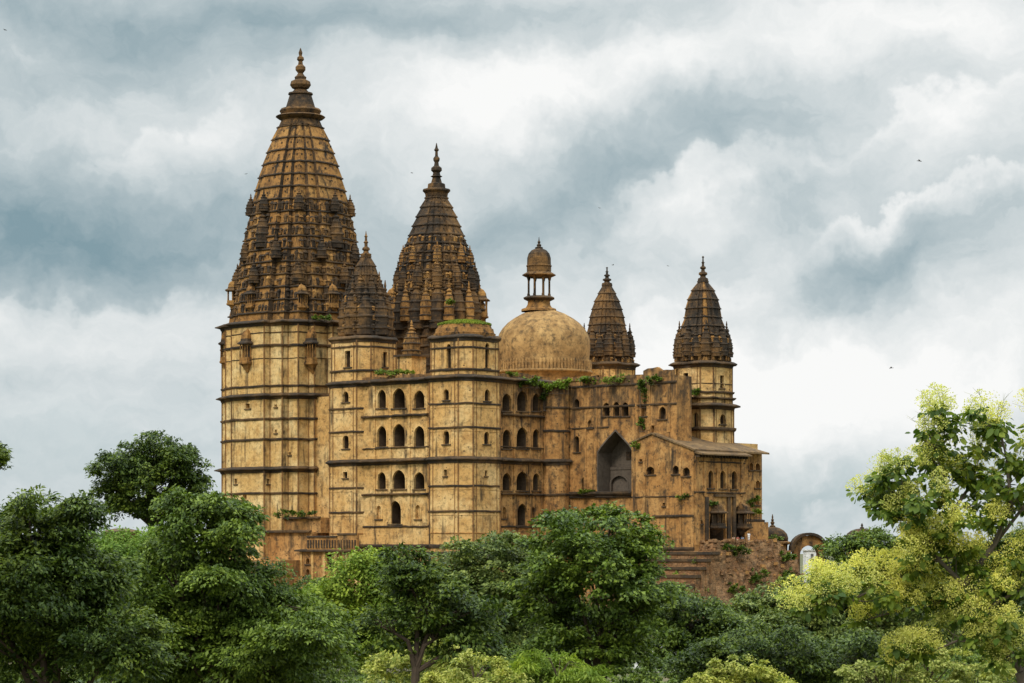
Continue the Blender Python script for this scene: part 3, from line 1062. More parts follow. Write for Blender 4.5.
# eave slab over the porch windows on small brackets
q = [r0, r1]
mb = MB()
ez = ZY(453.5, 516)
sweep(mb, q, [(-.12, ez - .1), (1.9, ez - .45), (1.9, ez - .2), (-.12, ez + .45)], False)
mb.build('eave', M['tile'], porch)
mb = MB()
for i in range(18):
    f = (i + .5) / 18
    c = uv(UP, VT - 1.5 + 16.6 * f)
    mb.box((c[0] + TL[0] * .5, c[1] + TL[1] * .5), TL, TB, .6, .12, ez - .9, ez - .25)
mb.build('bracket_row', M['ledge'], porch)
mb = MB()
for px, y0_, y1_, hw_ in ((696.5, 545, 456, .5), (704.5, 496, 457, .35), (716.6, 490, 468, .22), (728.2, 490, 468, .22), (741.5, 496, 457, .35)):
    f = s_at(r0, r1, px)
    c = (r0[0] + (r1[0] - r0[0]) * f, r0[1] + (r1[1] - r0[1]) * f)
    mb = MB()
    mb.box(c, TB, TL, hw_, .2, ZY(y0_, c[1]), ZY(y1_, c[1]))
    mb.build('pilaster', M['rust'], porch)
for px in (634, 644.5, 668, 680.5, 692.5):
    f = s_at(g0, g1, px)
    c = (g0[0] + (g1[0] - g0[0]) * f, g0[1] + (g1[1] - g0[1]) * f)
    mb = MB()
    mb.box(c, TL, TB, .3, .14, ZY(548, c[1]), ZY(458 if px > 640 else 448, c[1]))
    mb.build('pilaster', M['rust'], porch)
band([r0, r1], ZY(462, 516), .3, .22, porch, closed=False)
band([r0, r1], ZY(492.5, 516), .35, .28, porch, closed=False)
lg = [g0, g1]
band(lg, ZY(496.5, 515), .3, .18, porch, closed=False)
band([uv(31.8, VT - 1.5), g1], ZY(516, 514), .55, .4, porch, closed=False)
band(lg, ZY(549, 514), .8, .8, porch, 'base_moulding', False)
band(lg, ZY(553.5, 514), .8, 1.3, porch, 'base_moulding', False)
band([r2, r3], ZY(521, 526), .8, .8, porch, closed=False)
mb = MB()
# lower projecting pier right of the doors, and the frame of the tall door panel
c = uv(UP - 1.2, VT - 1.5 + 20.9)
mb.box(c, TL, TB, 1.0, 3.9, 0, ZY(522, 526))
mb.build('side_pier', M['rust'], porch)
mb = MB()
for px, yt in ((706.2, 497), (728.0, 495.5), (733.5, 495.5)):
    f = s_at(r0, r1, px)
    c = (r0[0] + (r1[0] - r0[0]) * f, r0[1] + (r1[1] - r0[1]) * f)
    mb.box((c[0], c[1]), TB, TL, .45, .35, ZY(540, c[1]), ZY(yt, c[1]))
f0, f1 = s_at(r0, r1, 714), s_at(r0, r1, 734)
c = (r0[0] + (r1[0] - r0[0]) * (f0 + f1) / 2, r0[1] + (r1[1] - r0[1]) * (f0 + f1) / 2)
mb.box(c, TB, TL, (f1 - f0) * 8.3, .5, ZY(496.8, c[1]), ZY(494.5, c[1]))
mb.build('door_frame', M['ledge'], porch)
for px, yt, yb, wp in ((714.2, 501, 541, 10), (740.5, 501.5, 541, 9.5)):
    f = s_at(r0, r1, px)
    c = (r0[0] + (r1[0] - r0[0]) * f, r0[1] + (r1[1] - r0[1]) * f)
    k = c[1] / F
    jharokha(porch, c, TL, ZY(yb - 6, c[1]), wp * k / math.sin(TH) * .8, (yb - 6 - yt) * k, 2.0, mats=[M['spire_dark'], M['ledge'], M['recess_shade']])

# slim tower behind the porch with its spire
def side_tower(cu, cv, s, z0, ybot_c, ytop, L, Rr, Yf, mat, two=True):
    poly = chamf(s, s * .38, cu, cv)
    t = tower_walls(poly, -1 if two else z0, ZY(ybot_c, Yf), {6: L[0], 0: Rr[0]}, mat, temple, 'corner_tower')
    return t, poly
uE, vE = 31.3, VT + 15.3
sE = 5.25
polyE = chamf(sE, sE * .38, uE, vE)
tE = tower_walls(polyE, -1, ZY(404, 524), {6: [(685.5, 410.5, 427, 8.5, 'arch', 2.5), (696, 411.5, 427, 5.5, 'arch', 2.5)], 0: [(722.5, 413.5, 424, 5, 'arch', 1.5)]}, M['plaster'], temple, 'corner_tower')
band(polyE, ZY(428.5, 524), .8, .7, tE, 'balcony_sill')
chajja(polyE, ZY(404.5, 524), 1.7, tE)
pE2 = chamf(5.0, 5.0 * .38, uE, vE)
dE = tower_walls(pE2, ZY(405, 524), ZY(362, 524), {6: [(686, 373.5, 389, 5, 'rect', 1.4)], 0: [(721.7, 375, 388, 4, 'rect', 1.4)]}, M['plaster'], temple, 'drum')
band(pE2, ZY(391.5, 524), .5, .5, dE)
band(pE2, ZY(397.5, 524), .5, .75, dE)
band(pE2, ZY(383, 524), .2, .14, dE)
chajja(pE2, ZY(362, 524), 1.2, dE)

# ---- great tower on the left
YG = 562.0
GX = 300.5
rG = 78 * YG / F / .99
gx, gy = W(GX, YG), YG
polyG = ratha(rG, gx, gy)
YGf = YG - 15.5
zg = lambda y: ZY(y, YGf)
# which facet a column falls on
def facet_hit(poly, px):
    best = None
    n = len(poly)
    for i in range(n):
        p0, p1 = poly[i], poly[(i + 1) % n]
        a, b = px_of(p0), px_of(p1)
        if b - a > .5 and a <= px <= b:
            y = (p0[1] + p1[1]) / 2
            if best is None or y < best[0]:
                best = (y, i)
    return best[1] if best else None
opsG = {}
for o in [(248, 404, 408.5, 4, 'rect', 1), (312, 408, 416, 5.5, 'rect', 1.5), (312, 447, 457, 5.5, 'rect', 1.5), (236, 479, 484, 2.6, 'rect', .8), (268, 479, 484, 2.6, 'rect', .8), (245, 495, 500, 4, 'rect', .8),
          (276, 404, 407, 2.6, 'rect', .8), (288, 404, 407, 2.6, 'rect', .8), (276, 430, 433, 2.4, 'rect', .8), (288, 430, 433, 2.4, 'rect', .8), (290, 452, 455, 2.4, 'rect', .8)]:
    i = facet_hit(polyG, o[0])
    if i is not None:
        a, b = px_of(polyG[i]), px_of(polyG[(i + 1) % len(polyG)])
        if o[0] - o[3] / 2 > a + .6 and o[0] + o[3] / 2 < b - .6:
            opsG.setdefault(i, []).append(o)
tG = tower_walls(polyG, -1, zg(321), opsG, M['cream'], temple, 'great_tower', frames=False)
for y, h, o in ((345, .6, .4), (385.5, .5, .3), (418.5, .55, .35), (439, .55, .35), (493, .5, .35), (332, .25, .15), (358, .2, .12)):
    band(polyG, zg(y), h, o, tG)
for y in (321, 394.5, 468):
    chajja(polyG, zg(y), 1.15, tG)
def on_facet(poly, px):
    i = facet_hit(poly, px)
    p0, p1 = poly[i], poly[(i + 1) % len(poly)]
    f = min(max(s_at(p0, p1, px), .1), .9)
    e = Vector((p1[0] - p0[0], p1[1] - p0[1])).normalized()
    return (p0[0] + (p1[0] - p0[0]) * f, p0[1] + (p1[1] - p0[1]) * f), (e.y, -e.x)
for px, yt, yb, w in ((248, 328, 373, 2.4), (313, 327, 374, 2.4)):
    c, nr = on_facet(polyG, px)
    k = c[1] / F
    jharokha(tG, c, nr, ZY(yb, c[1]), w, (yb - yt) * k, 1.3)
k = YG / F
jharokha(tG, (gx - rG * .93, gy - 1), (-1, 0), ZY(372, YG), 2.2, 42 * k, 1.3)

# ---- great spire
profG = [(329, 70), (320, 70), (313, 68), (300, 66), (280, 62.5), (259, 58.5), (237, 54), (216, 49.5), (194, 44.8), (171, 38.8), (148, 31.2), (135, 26), (127, 22.5)]
spG, cx, cy, k, rad = spire('spire', temple, GX, YG, profG, 2.75, [M['spire'], M['ledge'], M['spire_dark']], .30, (318, 203), 2, seed=3, rscale=1.04, ribs=(1, 3, 5, 7), ledge_h=.44)
finial(spG, cx, cy, ZY(127, YG), ZY(48, YG),
       [(0, 22 * k), (.06, 20 * k), (.08, 19 * k), (.10, 22.5 * k), (.125, 25 * k), (.14, 23 * k), (.15, 19 * k), (.20, 21 * k), (.225, 19.5 * k), (.235, 15 * k), (.40, 11 * k), (.41, 12.5 * k), (.43, 12 * k), (.44, 8.5 * k), (.475, 6 * k),
        (.49, 8.5 * k), (.53, 10.5 * k), (.575, 9.5 * k), (.60, 5.5 * k), (.63, 6 * k), (.65, 4 * k), (.68, 2.5 * k), (.72, 5 * k), (.76, 5 * k), (.79, 2.5 * k), (.83, 2 * k), (.85, 3.6 * k), (.88, 3.2 * k), (.90, 1.4 * k), (.94, 2 * k), (1, .3 * k)], 18)
a0 = math.atan2(TL[1], TL[0])
def spirelet_ring(sp, cx, cy, rfun, n, z, h, r, rr=1.0, dark=False, ph=0.0, only=None):
    for i in range(n):
        a = a0 + ph + 2 * math.pi * i / n
        if math.sin(a) > .55:
            continue                       # the far side is never seen
        spirelet(sp, cx + rfun * rr * math.cos(a), cy + rfun * rr * math.sin(a), z, h, r, dark, a)
spirelet_ring(spG, cx, cy, rad(ZY(214, YG)), 8, ZY(216, YG), 22 * k, 1.15, .97, True, 0)
spirelet_ring(spG, cx, cy, rad(ZY(250, YG)), 4, ZY(252, YG), 42 * k, 1.8, .86, True, math.pi / 2)
spirelet_ring(spG, cx, cy, rad(ZY(262, YG)), 8, ZY(264, YG), 24 * k, 1.15, .95, True, math.pi / 8)
spirelet_ring(spG, cx, cy, rad(ZY(286, YG)), 8, ZY(288, YG), 24 * k, 1.3, .95, True, 0)
spirelet_ring(spG, cx, cy, rad(ZY(286, YG)), 4, ZY(290, YG), 30 * k, 1.6, .90, True, math.pi / 4)
for px in (252, 301, 330):
    pl = ratha(rad(ZY(305, YG)), cx, cy)
    c, nr = on_facet(pl, px)
    jharokha(spG, c, nr, ZY(314, c[1]), 2.0, 30 * k, 1.0)
jharokha(spG, (cx - rad(ZY(305, YG)) * .95, cy - 1), (-1, 0), ZY(312, YG), 2.0, 32 * k, 1.4)

# ---- second spire
YS = 560.0
SX = 436.5
profS = [(376, 47), (316, 46.5), (298, 44.5), (275, 39.5), (250, 33), (230, 26.2), (210, 18), (197, 11.5)]
spS, cx, cy, k, rad = spire('spire', temple, SX, YS, profS, 2.05, [M['spire_dark'], M['ledge'], M['spire']], .28, (318, 236), 2, seed=8)
finial(spS, cx, cy, ZY(197, YS), ZY(143, YS),
       [(0, 11 * k), (.06, 11.5 * k), (.11, 14 * k), (.14, 13.5 * k), (.16, 9 * k), (.24, 8.5 * k), (.26, 5.5 * k), (.36, 4 * k), (.38, 6 * k), (.40, 4 * k), (.45, 3.4 * k), (.49, 5.5 * k), (.54, 5.2 * k), (.58, 2.5 * k), (.64, 2 * k), (.68, 3.2 * k), (.72, 3.2 * k), (.76, 1.5 * k),
        (.84, 1.3 * k), (.87, 2.6 * k), (.91, 1.3 * k), (1, .3 * k)], 16)
spirelet_ring(spS, cx, cy, rad(ZY(318, YS)), 12, ZY(332, YS), 56 * k, 1.9, .88, True, math.pi / 12)
spirelet_ring(spS, cx, cy, rad(ZY(318, YS)), 12, ZY(324, YS), 40 * k, 1.35, .95, False, 0)
spirelet_ring(spS, cx, cy, rad(ZY(288, YS)), 12, ZY(289, YS), 28 * k, 1.15, .91, True, math.pi / 12)
spirelet_ring(spS, cx, cy, rad(ZY(264, YS)), 8, ZY(265, YS), 20 * k, 1.0, .91, False, 0)
c = (cx + rad(ZY(318, YS)) * .93, cy - 2)
jharokha(spS, c, (1, -.1), ZY(326, YS), 2.6, 38 * k, 1.6)
jharokha(spS, (cx - rad(ZY(318, YS)) * .93, cy - 2), (-1, -.1), ZY(326, YS), 2.6, 38 * k, 1.6)
# small shrine at the foot of the second spire
cx2, cy2 = W(411.5, 534), 534
mb = MB()
mb.box((cx2, cy2), TL, TB, 2.1, 2.1, ROOF - .6, ZY(356.5, 534))
mb.box((cx2, cy2), TL, TB, 2.6, 2.6, ZY(357, 534), ZY(355, 534), 1)
sh = mb.build('shrine', [M['plaster'], M['ledge']], temple)
spirelet(sh, cx2, cy2, ZY(355, 534), 36 * .2, 1.9)

# ---- spire over the left corner tower
YA = uv(UA, 0)[1]
profA = [(341, 26), (320, 24.5), (300, 23), (285, 15), (275, 12.5), (264, 9.5), (256, 5)]
spA, cx, cy, k, rad = spire('spire', temple, 366, YA, profA, 1.9, [M['spire_dark'], M['ledge'], M['spire']], .24, (336, 285), 2, seed=12, ledge_h=.32)
finial(spA, cx, cy, ZY(256, YA), ZY(231, YA), [(0, 5.2 * k), (.08, 5.5 * k), (.12, 3 * k), (.2, 2.4 * k), (.25, 4 * k), (.32, 3.6 * k), (.38, 1.6 * k), (.5, 1.6 * k), (.55, 2.6 * k), (.6, 1.3 * k), (.74, 1.1 * k), (.78, 1.8 * k), (.83, .9 * k), (1, .2 * k)], 12)
spirelet_ring(spA, cx, cy, rad(ZY(312, YA)), 8, ZY(336, YA), 56 * k, 1.9, .80, True, 0)
spirelet_ring(spA, cx, cy, rad(ZY(300, YA)), 8, ZY(306, YA), 34 * k, 1.4, .62, True, math.pi / 8)

# ---- spire behind the dome, and the right-hand spire
def small_spire(px, Y, prof, tip, fin0, seed, ring_y, ring_h):
    sp, cx, cy, k, rad = spire('spire', temple, px, Y, prof, 1.75, [M['spire_dark'], M['ledge'], M['spire']], .22, (prof[0][0], ring_y - ring_h * .7), 2, seed=seed, ledge_h=.32, ribs=(0, 8) if seed == 22 else ())
    f = (fin0 - tip)
    finial(sp, cx, cy, ZY(fin0, Y), ZY(tip, Y), [(0, 5.4 * k), (.1, 5 * k), (.14, 3 * k), (.2, 2.6 * k), (.26, 4.4 * k), (.33, 4.2 * k), (.38, 2 * k), (.46, 1.7 * k), (.5, 3 * k), (.56, 2.8 * k), (.6, 1.3 * k), (.7, 1 * k), (.73, 1.8 * k), (.78, .8 * k), (.92, .6 * k), (.95, 1.3 * k), (1, .4 * k)], 12)
    spirelet_ring(sp, cx, cy, rad(ZY(ring_y, Y)), 8, ZY(ring_y, Y), ring_h * k, 1.25, .84, True, 0)
    spirelet_ring(sp, cx, cy, rad(ZY(ring_y, Y)), 8, ZY(ring_y + 1, Y), ring_h * .8 * k, 1.0, .92, True, math.pi / 8)
    return sp
YD = 580.0
small_spire(607, YD, [(364, 27.5), (352, 27), (344, 25), (335, 21), (328, 19.3), (314, 17), (300, 12.5), (290, 7.5), (285, 5)], 267, 285, 21, 357, 34)
cD = (W(607, YD), YD)
duD = (cD[0] - C0[0]) * TL[0] + (cD[1] - C0[1]) * TL[1]; dvD = (cD[0] - C0[0]) * TB[0] + (cD[1] - C0[1]) * TB[1]
pD = chamf(5.3, 2.0, duD, dvD)
dD = tower_walls(pD, ROOF - 1, ZY(363, YD - 6), {}, M['plaster'], temple, 'drum')
band(pD, ZY(368, YD - 6), .3, .2, dD)
chajja(pD, ZY(363, YD - 6), 1.1, dD)
YE = uv(uE, vE)[1]
small_spire(703, YE, [(362, 28.5), (340, 27.5), (328, 23), (320, 19.3), (303, 17.2), (291, 12.5), (285, 8), (281, 5.5)], 256, 281, 22, 357, 36)

# ---- dome with its lantern
YM = 555.0
dxp = 543.5
cx, cy, k = W(dxp, YM), YM, YM / F
mb = MB()
mb.lathe(cx, cy, [(47.5 * k, ROOF - 1), (47.5 * k, ZY(374, YM)), (49 * k, ZY(374, YM)), (49 * k, ZY(371.5, YM)), (46.5 * k, ZY(371, YM))], 48, 0, False, False)
mb.lathe(cx, cy, [(46 * k, ZY(372, YM))] + [(r * k, ZY(y, YM)) for r, y in ((45.6, 362), (46.4, 354), (46.8, 346), (46.2, 339), (44.2, 333.5), (41, 328.5), (36, 323.2), (29.5, 318.5), (21.5, 314), (13, 310.8), (4, 309.6))], 48, 0, False, True)
dome = mb.build('dome', [M['dome']], temple, smooth=True)
mb = MB()
for i in range(84):
    a = 2 * math.pi * i / 84
    c = (cx + 47.6 * k * math.cos(a), cy + 47.6 * k * math.sin(a))
    e = (-math.sin(a), math.cos(a)); n_ = (math.cos(a), math.sin(a))
    mb.box(c, e, n_, .27, .16, ZY(371.4, YM), ZY(362.5, YM))
    mb.box(c, e, n_, .2, .12, ZY(362.5, YM), ZY(360.6, YM), 0, .4)
mb.lathe(cx, cy, [(47.2 * k, ZY(365.5, YM)), (48.1 * k, ZY(365.5, YM)), (48.1 * k, ZY(364, YM)), (47.2 * k, ZY(364, YM))], 48, 0, False, False)
mb.lathe(cx, cy, [(46.9 * k, ZY(371, YM)), (47.2 * k, ZY(371, YM)), (47.2 * k, ZY(363.6, YM)), (46.0 * k, ZY(363.4, YM))], 48, 0, False, False)
mb.build('balustrade', [M['dome']], dome)
lx = W(539, YM)
mb = MB()
mb.lathe(lx, cy, [(19 * k, ZY(311.5, YM)), (18.5 * k, ZY(309.5, YM)), (14 * k, ZY(308, YM)), (12.2 * k, ZY(305, YM)), (11.8 * k, ZY(300.5, YM))], 8, 0, False, False, R(20))
mb.lathe(lx, cy, [(12 * k, ZY(301, YM)), (16.6 * k, ZY(298.8, YM)), (16.6 * k, ZY(298, YM)), (12.5 * k, ZY(296.2, YM)), (1 * k, ZY(296, YM))], 8, 1, False, True, R(20))
lant = mb.build('lantern', [M['spire'], M['ledge']], dome)
for i in range(8):
    a = R(20) + 2 * math.pi * i / 8
    mb = MB()
    x, y = lx + 11.2 * k * math.cos(a), cy + 11.2 * k * math.sin(a)
    mb.lathe(x, y, [(1.35 * k, ZY(296.6, YM)), (1.35 * k, ZY(294.5, YM)), (.9 * k, ZY(293.5, YM)), (.85 * k, ZY(281, YM)), (1.5 * k, ZY(279, YM)), (1.9 * k, ZY(276.5, YM))], 8)
    mb.build('column', M['spire_dark'], dome)
mb = MB()
mb.lathe(lx, cy, [(.5 * k, ZY(277.6, YM)), (12.3 * k, ZY(277.6, YM)), (16.8 * k, ZY(275.6, YM)), (16.8 * k, ZY(274.8, YM)), (12 * k, ZY(272, YM)), (12.2 * k, ZY(271, YM)), (12.2 * k, ZY(267, YM)), (12.8 * k, ZY(266.5, YM)), (12.8 * k, ZY(265.6, YM)), (12 * k, ZY(265, YM)), (11.8 * k, ZY(258, YM)), (10.4 * k, ZY(253.5, YM)), (7.4 * k, ZY(250.2, YM)), (3.5 * k, ZY(248.6, YM))], 16, 0, True, False)
mb.lathe(lx, cy, [(3.6 * k, ZY(249, YM)), (4.2 * k, ZY(247.6, YM)), (2 * k, ZY(246.6, YM)), (2.4 * k, ZY(245, YM)), (1 * k, ZY(243.6, YM)), (1.6 * k, ZY(242, YM)), (.6 * k, ZY(240.6, YM)), (.2 * k, ZY(237, YM))], 10, 0, False, True)
mb.build('lantern_roof', [M['spire_dark']], dome)

# stepped plinth in front of the gabled block
mb = MB()
tiers = [(551, 1.2), (558, 2.2), (566, 3.4), (574, 4.8), (583, 6.4), (594, 8.2)]
zprev = ZY(553, 522)
for i, (y, o) in enumerate(tiers):
    z = ZY(y, 511)
    ue = UP + 5.5 - o * .25
    mb.prism([uv(24.5 - o * .3, VT - 1.6 - o), uv(ue, VT - 1.6 - o), uv(ue, VT), uv(24.5 - o * .3, VT)], -1, z - i * .01, 0)
    sweep(mb, [uv(24.5 - o * .3, VT - 1.6 - o), uv(ue, VT - 1.6 - o), uv(ue, VT)], [(-.1, z - .7), (.25, z - .7), (.25, z - .15), (-.1, z - .15)], False, 1)
plinth = mb.build('stepped_plinth', [M['rubble'], M['ledge']], temple)
mb = MB()
mb.prism([uv(-36, -7.5), uv(7.5, -7.5), uv(7.5, VT), uv(-36, VT)], -1, ZY(562, 515), 0)
mb.prism([uv(6.5, VT - 4), uv(24, VT - 4), uv(24, VT + 1), uv(6.5, VT + 1)], -1, ZY(556, 535), 0)
mb.prism([uv(-58, -18), uv(-35, -18), uv(-35, -2), uv(-58, -2)], -1, ZY(560, 545), 0)
mb.build('plinth', [M['rust']], temple)

# ---- rubble retaining wall and terrace in front of the porch
wall = MB()
ztr = ZY(541, 508)
U0, U1, V0, V1 = 41.4, 45.6, VT + .6, VT + 28
btm = lambda d: [uv(U0, V0 - d * .6), uv(U1 + d, V0 - d * .6), uv(U1 + d, V1 + 6 + d), uv(U0, V1 + 6 + d)]
topz = ztr
Nseg = 26
# battered face in small uneven facets
rg = random.Random(9)
rows = 9
ringp = []
path = [uv(U0, V0)] + [uv(U0 + (U1 - U0) * i / 5, V0) for i in range(1, 5)] + [uv(U1, V0 + (V1 - V0) * i / 20) for i in range(0, 21)] + [uv(U1 - 3, V1 + 1.5), uv(U0 - 6, V1 + 2)]
rings = []
for r_ in range(rows + 1):
    f = r_ / rows
    offp = offset_poly(path, 3.2 * (1 - f), False)
    z = -1 + (topz + 1) * f
    ring = []
    for i, p in enumerate(offp):
        drop = 0
        if i > 20:
            drop = (i - 20) * .75 * f
        j = .35 if 0 < r_ < rows else .12
        ring.append((p[0] + rg.uniform(-j, j), p[1] + rg.uniform(-j, j), z - drop + (rg.uniform(-.2, .2) if r_ == rows else 0)))
    rings.append(ring)
wall.loft(rings, 0, closed=False)
top = rings[-1]
bk_ = [uv(38.7, V0 + (VT + 30 - V0) * i / (len(top) - 1)) for i in range(len(top))]
wall.loft([top, [(x, y, top[i][2] - .05) for i, (x, y) in enumerate(bk_)]], 1, closed=False)
for i in range(26):                               # loose stones along the edge
    p = top[rg.randrange(4, len(top) - 3)]
    wall.box((p[0] + rg.uniform(-.5, .5), p[1] + rg.uniform(-.3, .5)), TL, TB, rg.uniform(.2, .5), rg.uniform(.2, .5), p[2] - .2, p[2] + rg.uniform(.15, .5), 0, .8)
for i in range(420):
    r_ = rg.randrange(1, rows)
    q_ = rg.randrange(0, len(path) - 3)
    a_, b_, c_2 = Vector(rings[r_][q_]), Vector(rings[r_][q_ + 1]), Vector(rings[r_ + 1][q_])
    fu, fv = rg.random(), rg.random()
    p = a_.lerp(b_, fu) + (c_2 - a_) * fv
    e = Vector((b_.x - a_.x, b_.y - a_.y)).normalized()
    hw_ = rg.uniform(.22, .62)
    wall.box((p.x, p.y), e, (e.y, -e.x), hw_, rg.uniform(.10, .28), p.z - hw_ * .55, p.z + hw_ * .55, 0 if rg.random() < .8 else 1, rg.uniform(.75, .95))
rw = wall.build('retaining_wall', [M['rubble'], M['rust']], loc=(*uv(45, VT + 8), 0))
tag(rw, 'rough battered rubble wall under the porch terrace', 'retaining wall')


# ------------------------------------------------------------------ outbuildings
# terrace house at the foot of the great tower
th_ = thing('terrace_house', 'low ochre terrace building with heavy parapet in front of the great tower', 'building', (*uv(-28, -10), 0))
mb = MB()
_defer = []
hz = lambda y, Y=530: ZY(y, Y)
a, b = uv(-35.3, -12), uv(-18.3, -12)
facet(mb, a, b, -1, hz(551), [(329.5, 553, 568, 5.5, 'arch', 2), (308, 558, 564, 3.5, 'arch', .8), (308, 569, 575, 3.5, 'arch', .8)], 'defer', M['rust'])
c_, d_ = uv(-18.3, -6.6), uv(-35.3, -6.6)
for p, q in ((b, c_), (c_, d_), (d_, a)):
    mb.add([(*p, -1), (*q, -1), (*q, hz(551)), (*p, hz(551))], [(0, 1, 2, 3)])
mb.add([(*p, hz(551)) for p in (a, b, c_, d_)], [(0, 1, 2, 3)])
mb.prism([uv(-50, -9.5), uv(-34.6, -9.5), uv(-34.6, -2), uv(-50, -2)], -1, hz(532, 540))
mb.prism([uv(-46, -8.0), uv(-33.4, -8.0), uv(-33.4, -2), uv(-46, -2)], hz(532, 540) - .2, hz(517.5, 540))
walls = mb.build('wall', M['rust'], th_)
for wm, mats in _defer:
    wm.build('window', mats, walls)
mb = MB()
ring_ = [uv(-35.3, -12), uv(-18.3, -12), uv(-18.3, -6.6), uv(-35.3, -6.6)]
sweep(mb, ring_, [(-.3, hz(552)), (.9, hz(551.5)), (.9, hz(550)), (-.3, hz(549))])
sweep(mb, [uv(-50, -9.5), uv(-34.6, -9.5)], [(-.1, hz(533, 540)), (.8, hz(532.4, 540)), (.8, hz(531, 540)), (-.1, hz(530, 540))], False)
sweep(mb, [uv(-46, -8.0), uv(-33.4, -8.0)], [(-.1, hz(519, 540)), (.6, hz(518.4, 540)), (.6, hz(517.2, 540)), (-.1, hz(516.4, 540))], False)
mb.build('cornice', M['ledge'], th_)
mb = MB()
for u0, u1, yt in ((-33.0, -24.2, 536), (-24.0, -18.4, 533.5)):
    mb.prism([uv(u0, -12.25), uv(u1, -12.25), uv(u1, -11.6), uv(u0, -11.6)], hz(551.2), hz(yt))
    sweep(mb, [uv(u0, -12.25), uv(u1, -12.25)], [(-.05, hz(yt + 1.4)), (.2, hz(yt + 1.4)), (.2, hz(yt)), (-.05, hz(yt - .3))], False, 1)
    n = int((u1 - u0) / .8)
    for i in range(n):
        u = u0 + (i + .5) * (u1 - u0) / n
        c = uv(u, -12.3)
        mb.box(c, TL, TB, .18, .12, hz(548), hz(540), 1)
mb.build('parapet', [M['rust'], M['ledge']], th_)
mb = MB()
for u in (-34.9, -31.5, -28.0, -24.6, -21.5, -18.6):
    c = uv(u, -12.05)
    mb = MB()
    mb.box(c, TL, TB, .35, .2, -1, hz(552))
    mb.build('pilaster', M['plaster'], th_)

# domed kiosk peeping out behind the porch
Yk = 565.0
kx, kk = W(772.5, Yk), Yk / F
ki = thing('kiosk', 'small blackened dome with a pointed finial just right of the porch', 'kiosk', (kx, Yk, 0))
mb = MB()
mb.lathe(kx, Yk, [(15 * kk, -1), (15 * kk, ZY(545, Yk)), (18.5 * kk, ZY(543.5, Yk)), (18.5 * kk, ZY(542, Yk)), (15 * kk, ZY(541, Yk))], 12)
mb.build('drum', M['rust'], ki)
mb = MB()
mb.lathe(kx, Yk, [(r * kk, ZY(y, Yk)) for r, y in ((15.5, 541.5), (15.8, 538), (14.6, 534), (11.5, 530.5), (7, 528), (2, 526.6))], 20)
dm = mb.build('dome', M['spire_dark'], ki, smooth=True)
mb = MB()
mb.lathe(kx, Yk, [(r * kk, ZY(y, Yk)) for r, y in ((2.6, 527.5), (3, 526), (1.2, 525), (1.8, 523.6), (2.2, 522.5), (1, 521.3), (1.6, 519.8), (.7, 518.8), (.9, 517), (.2, 514))], 10)
mb.build('finial', M['ledge'], dm)

# curved-roof gateway
Yg = 560.0
gk = Yg / F
gxw = W(809.5, Yg)
gt = thing('gateway', 'ruined gateway with a humped barrel roof beyond the terrace wall', 'gateway', (gxw, Yg, 0))
mb = MB()
def garc(hw, y0, yt, n=14):
    return [(gxw + hw * gk * math.cos(math.pi - math.pi * i / n), ZY(y0, Yg) + (ZY(yt, Yg) - ZY(y0, Yg)) * math.sin(math.pi * i / n) ** .85) for i in range(n + 1)]
outer_, inner_ = garc(15.5, 551, 535.5), garc(9.5, 556, 545.5)
pts0 = [(outer_[0][0], -1)] + outer_ + [(outer_[-1][0], -1)]
pts1 = [(inner_[0][0], -1)] + inner_ + [(inner_[-1][0], -1)]
for (pa_, pb_) in ((pts0, pts1),):
    mb.loft([[(x, Yg, z) for x, z in pb_], [(x, Yg, z) for x, z in pa_], [(x, Yg + 5, z) for x, z in pa_], [(x, Yg + 5, z) for x, z in pb_], [(x, Yg, z) for x, z in pb_]], 0, closed=False)
mb.build('arch', M['rust'], gt)
mb = MB()
o1, o2 = garc(18.5, 552, 532.6), garc(15.6, 551, 535.2)
mb.loft([[(x, Yg - .8, z) for x, z in o2], [(x, Yg - .8, z) for x, z in o1], [(x, Yg + 5.6, z) for x, z in o1], [(x, Yg + 5.6, z) for x, z in o2], [(x, Yg - .8, z) for x, z in o2]], 0, closed=False)
mb.build('roof', M['ledge'], gt)

def hut(name, label, px, Y, wpx, ytop, mat, roofm, hip=True, eave=.4, depth=6, wins=()):
    k = Y / F
    x = W(px, Y)
    hw = wpx / 2 * k
    t = thing(name, label, 'house', (x, Y, terrain_z(x, Y)))
    global _defer
    _defer = []
    mb = MB()
    p = [(x - hw, Y), (x + hw, Y), (x + hw, Y + depth), (x - hw, Y + depth)]
    zt = ZY(ytop, Y)
    for i in range(4):
        facet(mb, p[i], p[(i + 1) % 4], -2, zt, list(wins) if i == 0 else [], 'defer', mat)
    w = mb.build('wall', mat, t)
    for wm, mats in _defer:
        wm.build('window', mats, w)
    mb = MB()
    q = [(x - hw - eave, Y - eave), (x + hw + eave, Y - eave), (x + hw + eave, Y + depth + eave), (x - hw - eave, Y + depth + eave)]
    if hip:
        r = [(x - hw * .45, Y + depth * .5 - .1), (x + hw * .45, Y + depth * .5 - .1), (x + hw * .45, Y + depth * .5 + .1), (x - hw * .45, Y + depth * .5 + .1)]
        mb.loft([[(a, b, zt - .05) for a, b in q], [(a, b, zt + .12) for a, b in q], [(a, b, zt + .12 + hip * k) for a, b in r]], 0, True, True)
    else:
        mb.prism(q, zt - .02, zt + .25)
    mb.build('roof', roofm, t)
    return t
hut('far_house', 'far red brick house with a dark hipped roof below the lone tree', 119, 650, 31, 532, M['redroof'], M['ledge'], 3.2, 1.0, 9)
hut('white_hut', 'whitewashed hut seen through the humped gateway', 813, 590, 14, 550.5, M['white'], M['white'], 0, .3, 6, [(812, 554, 559, 3, 'rect', 1)])
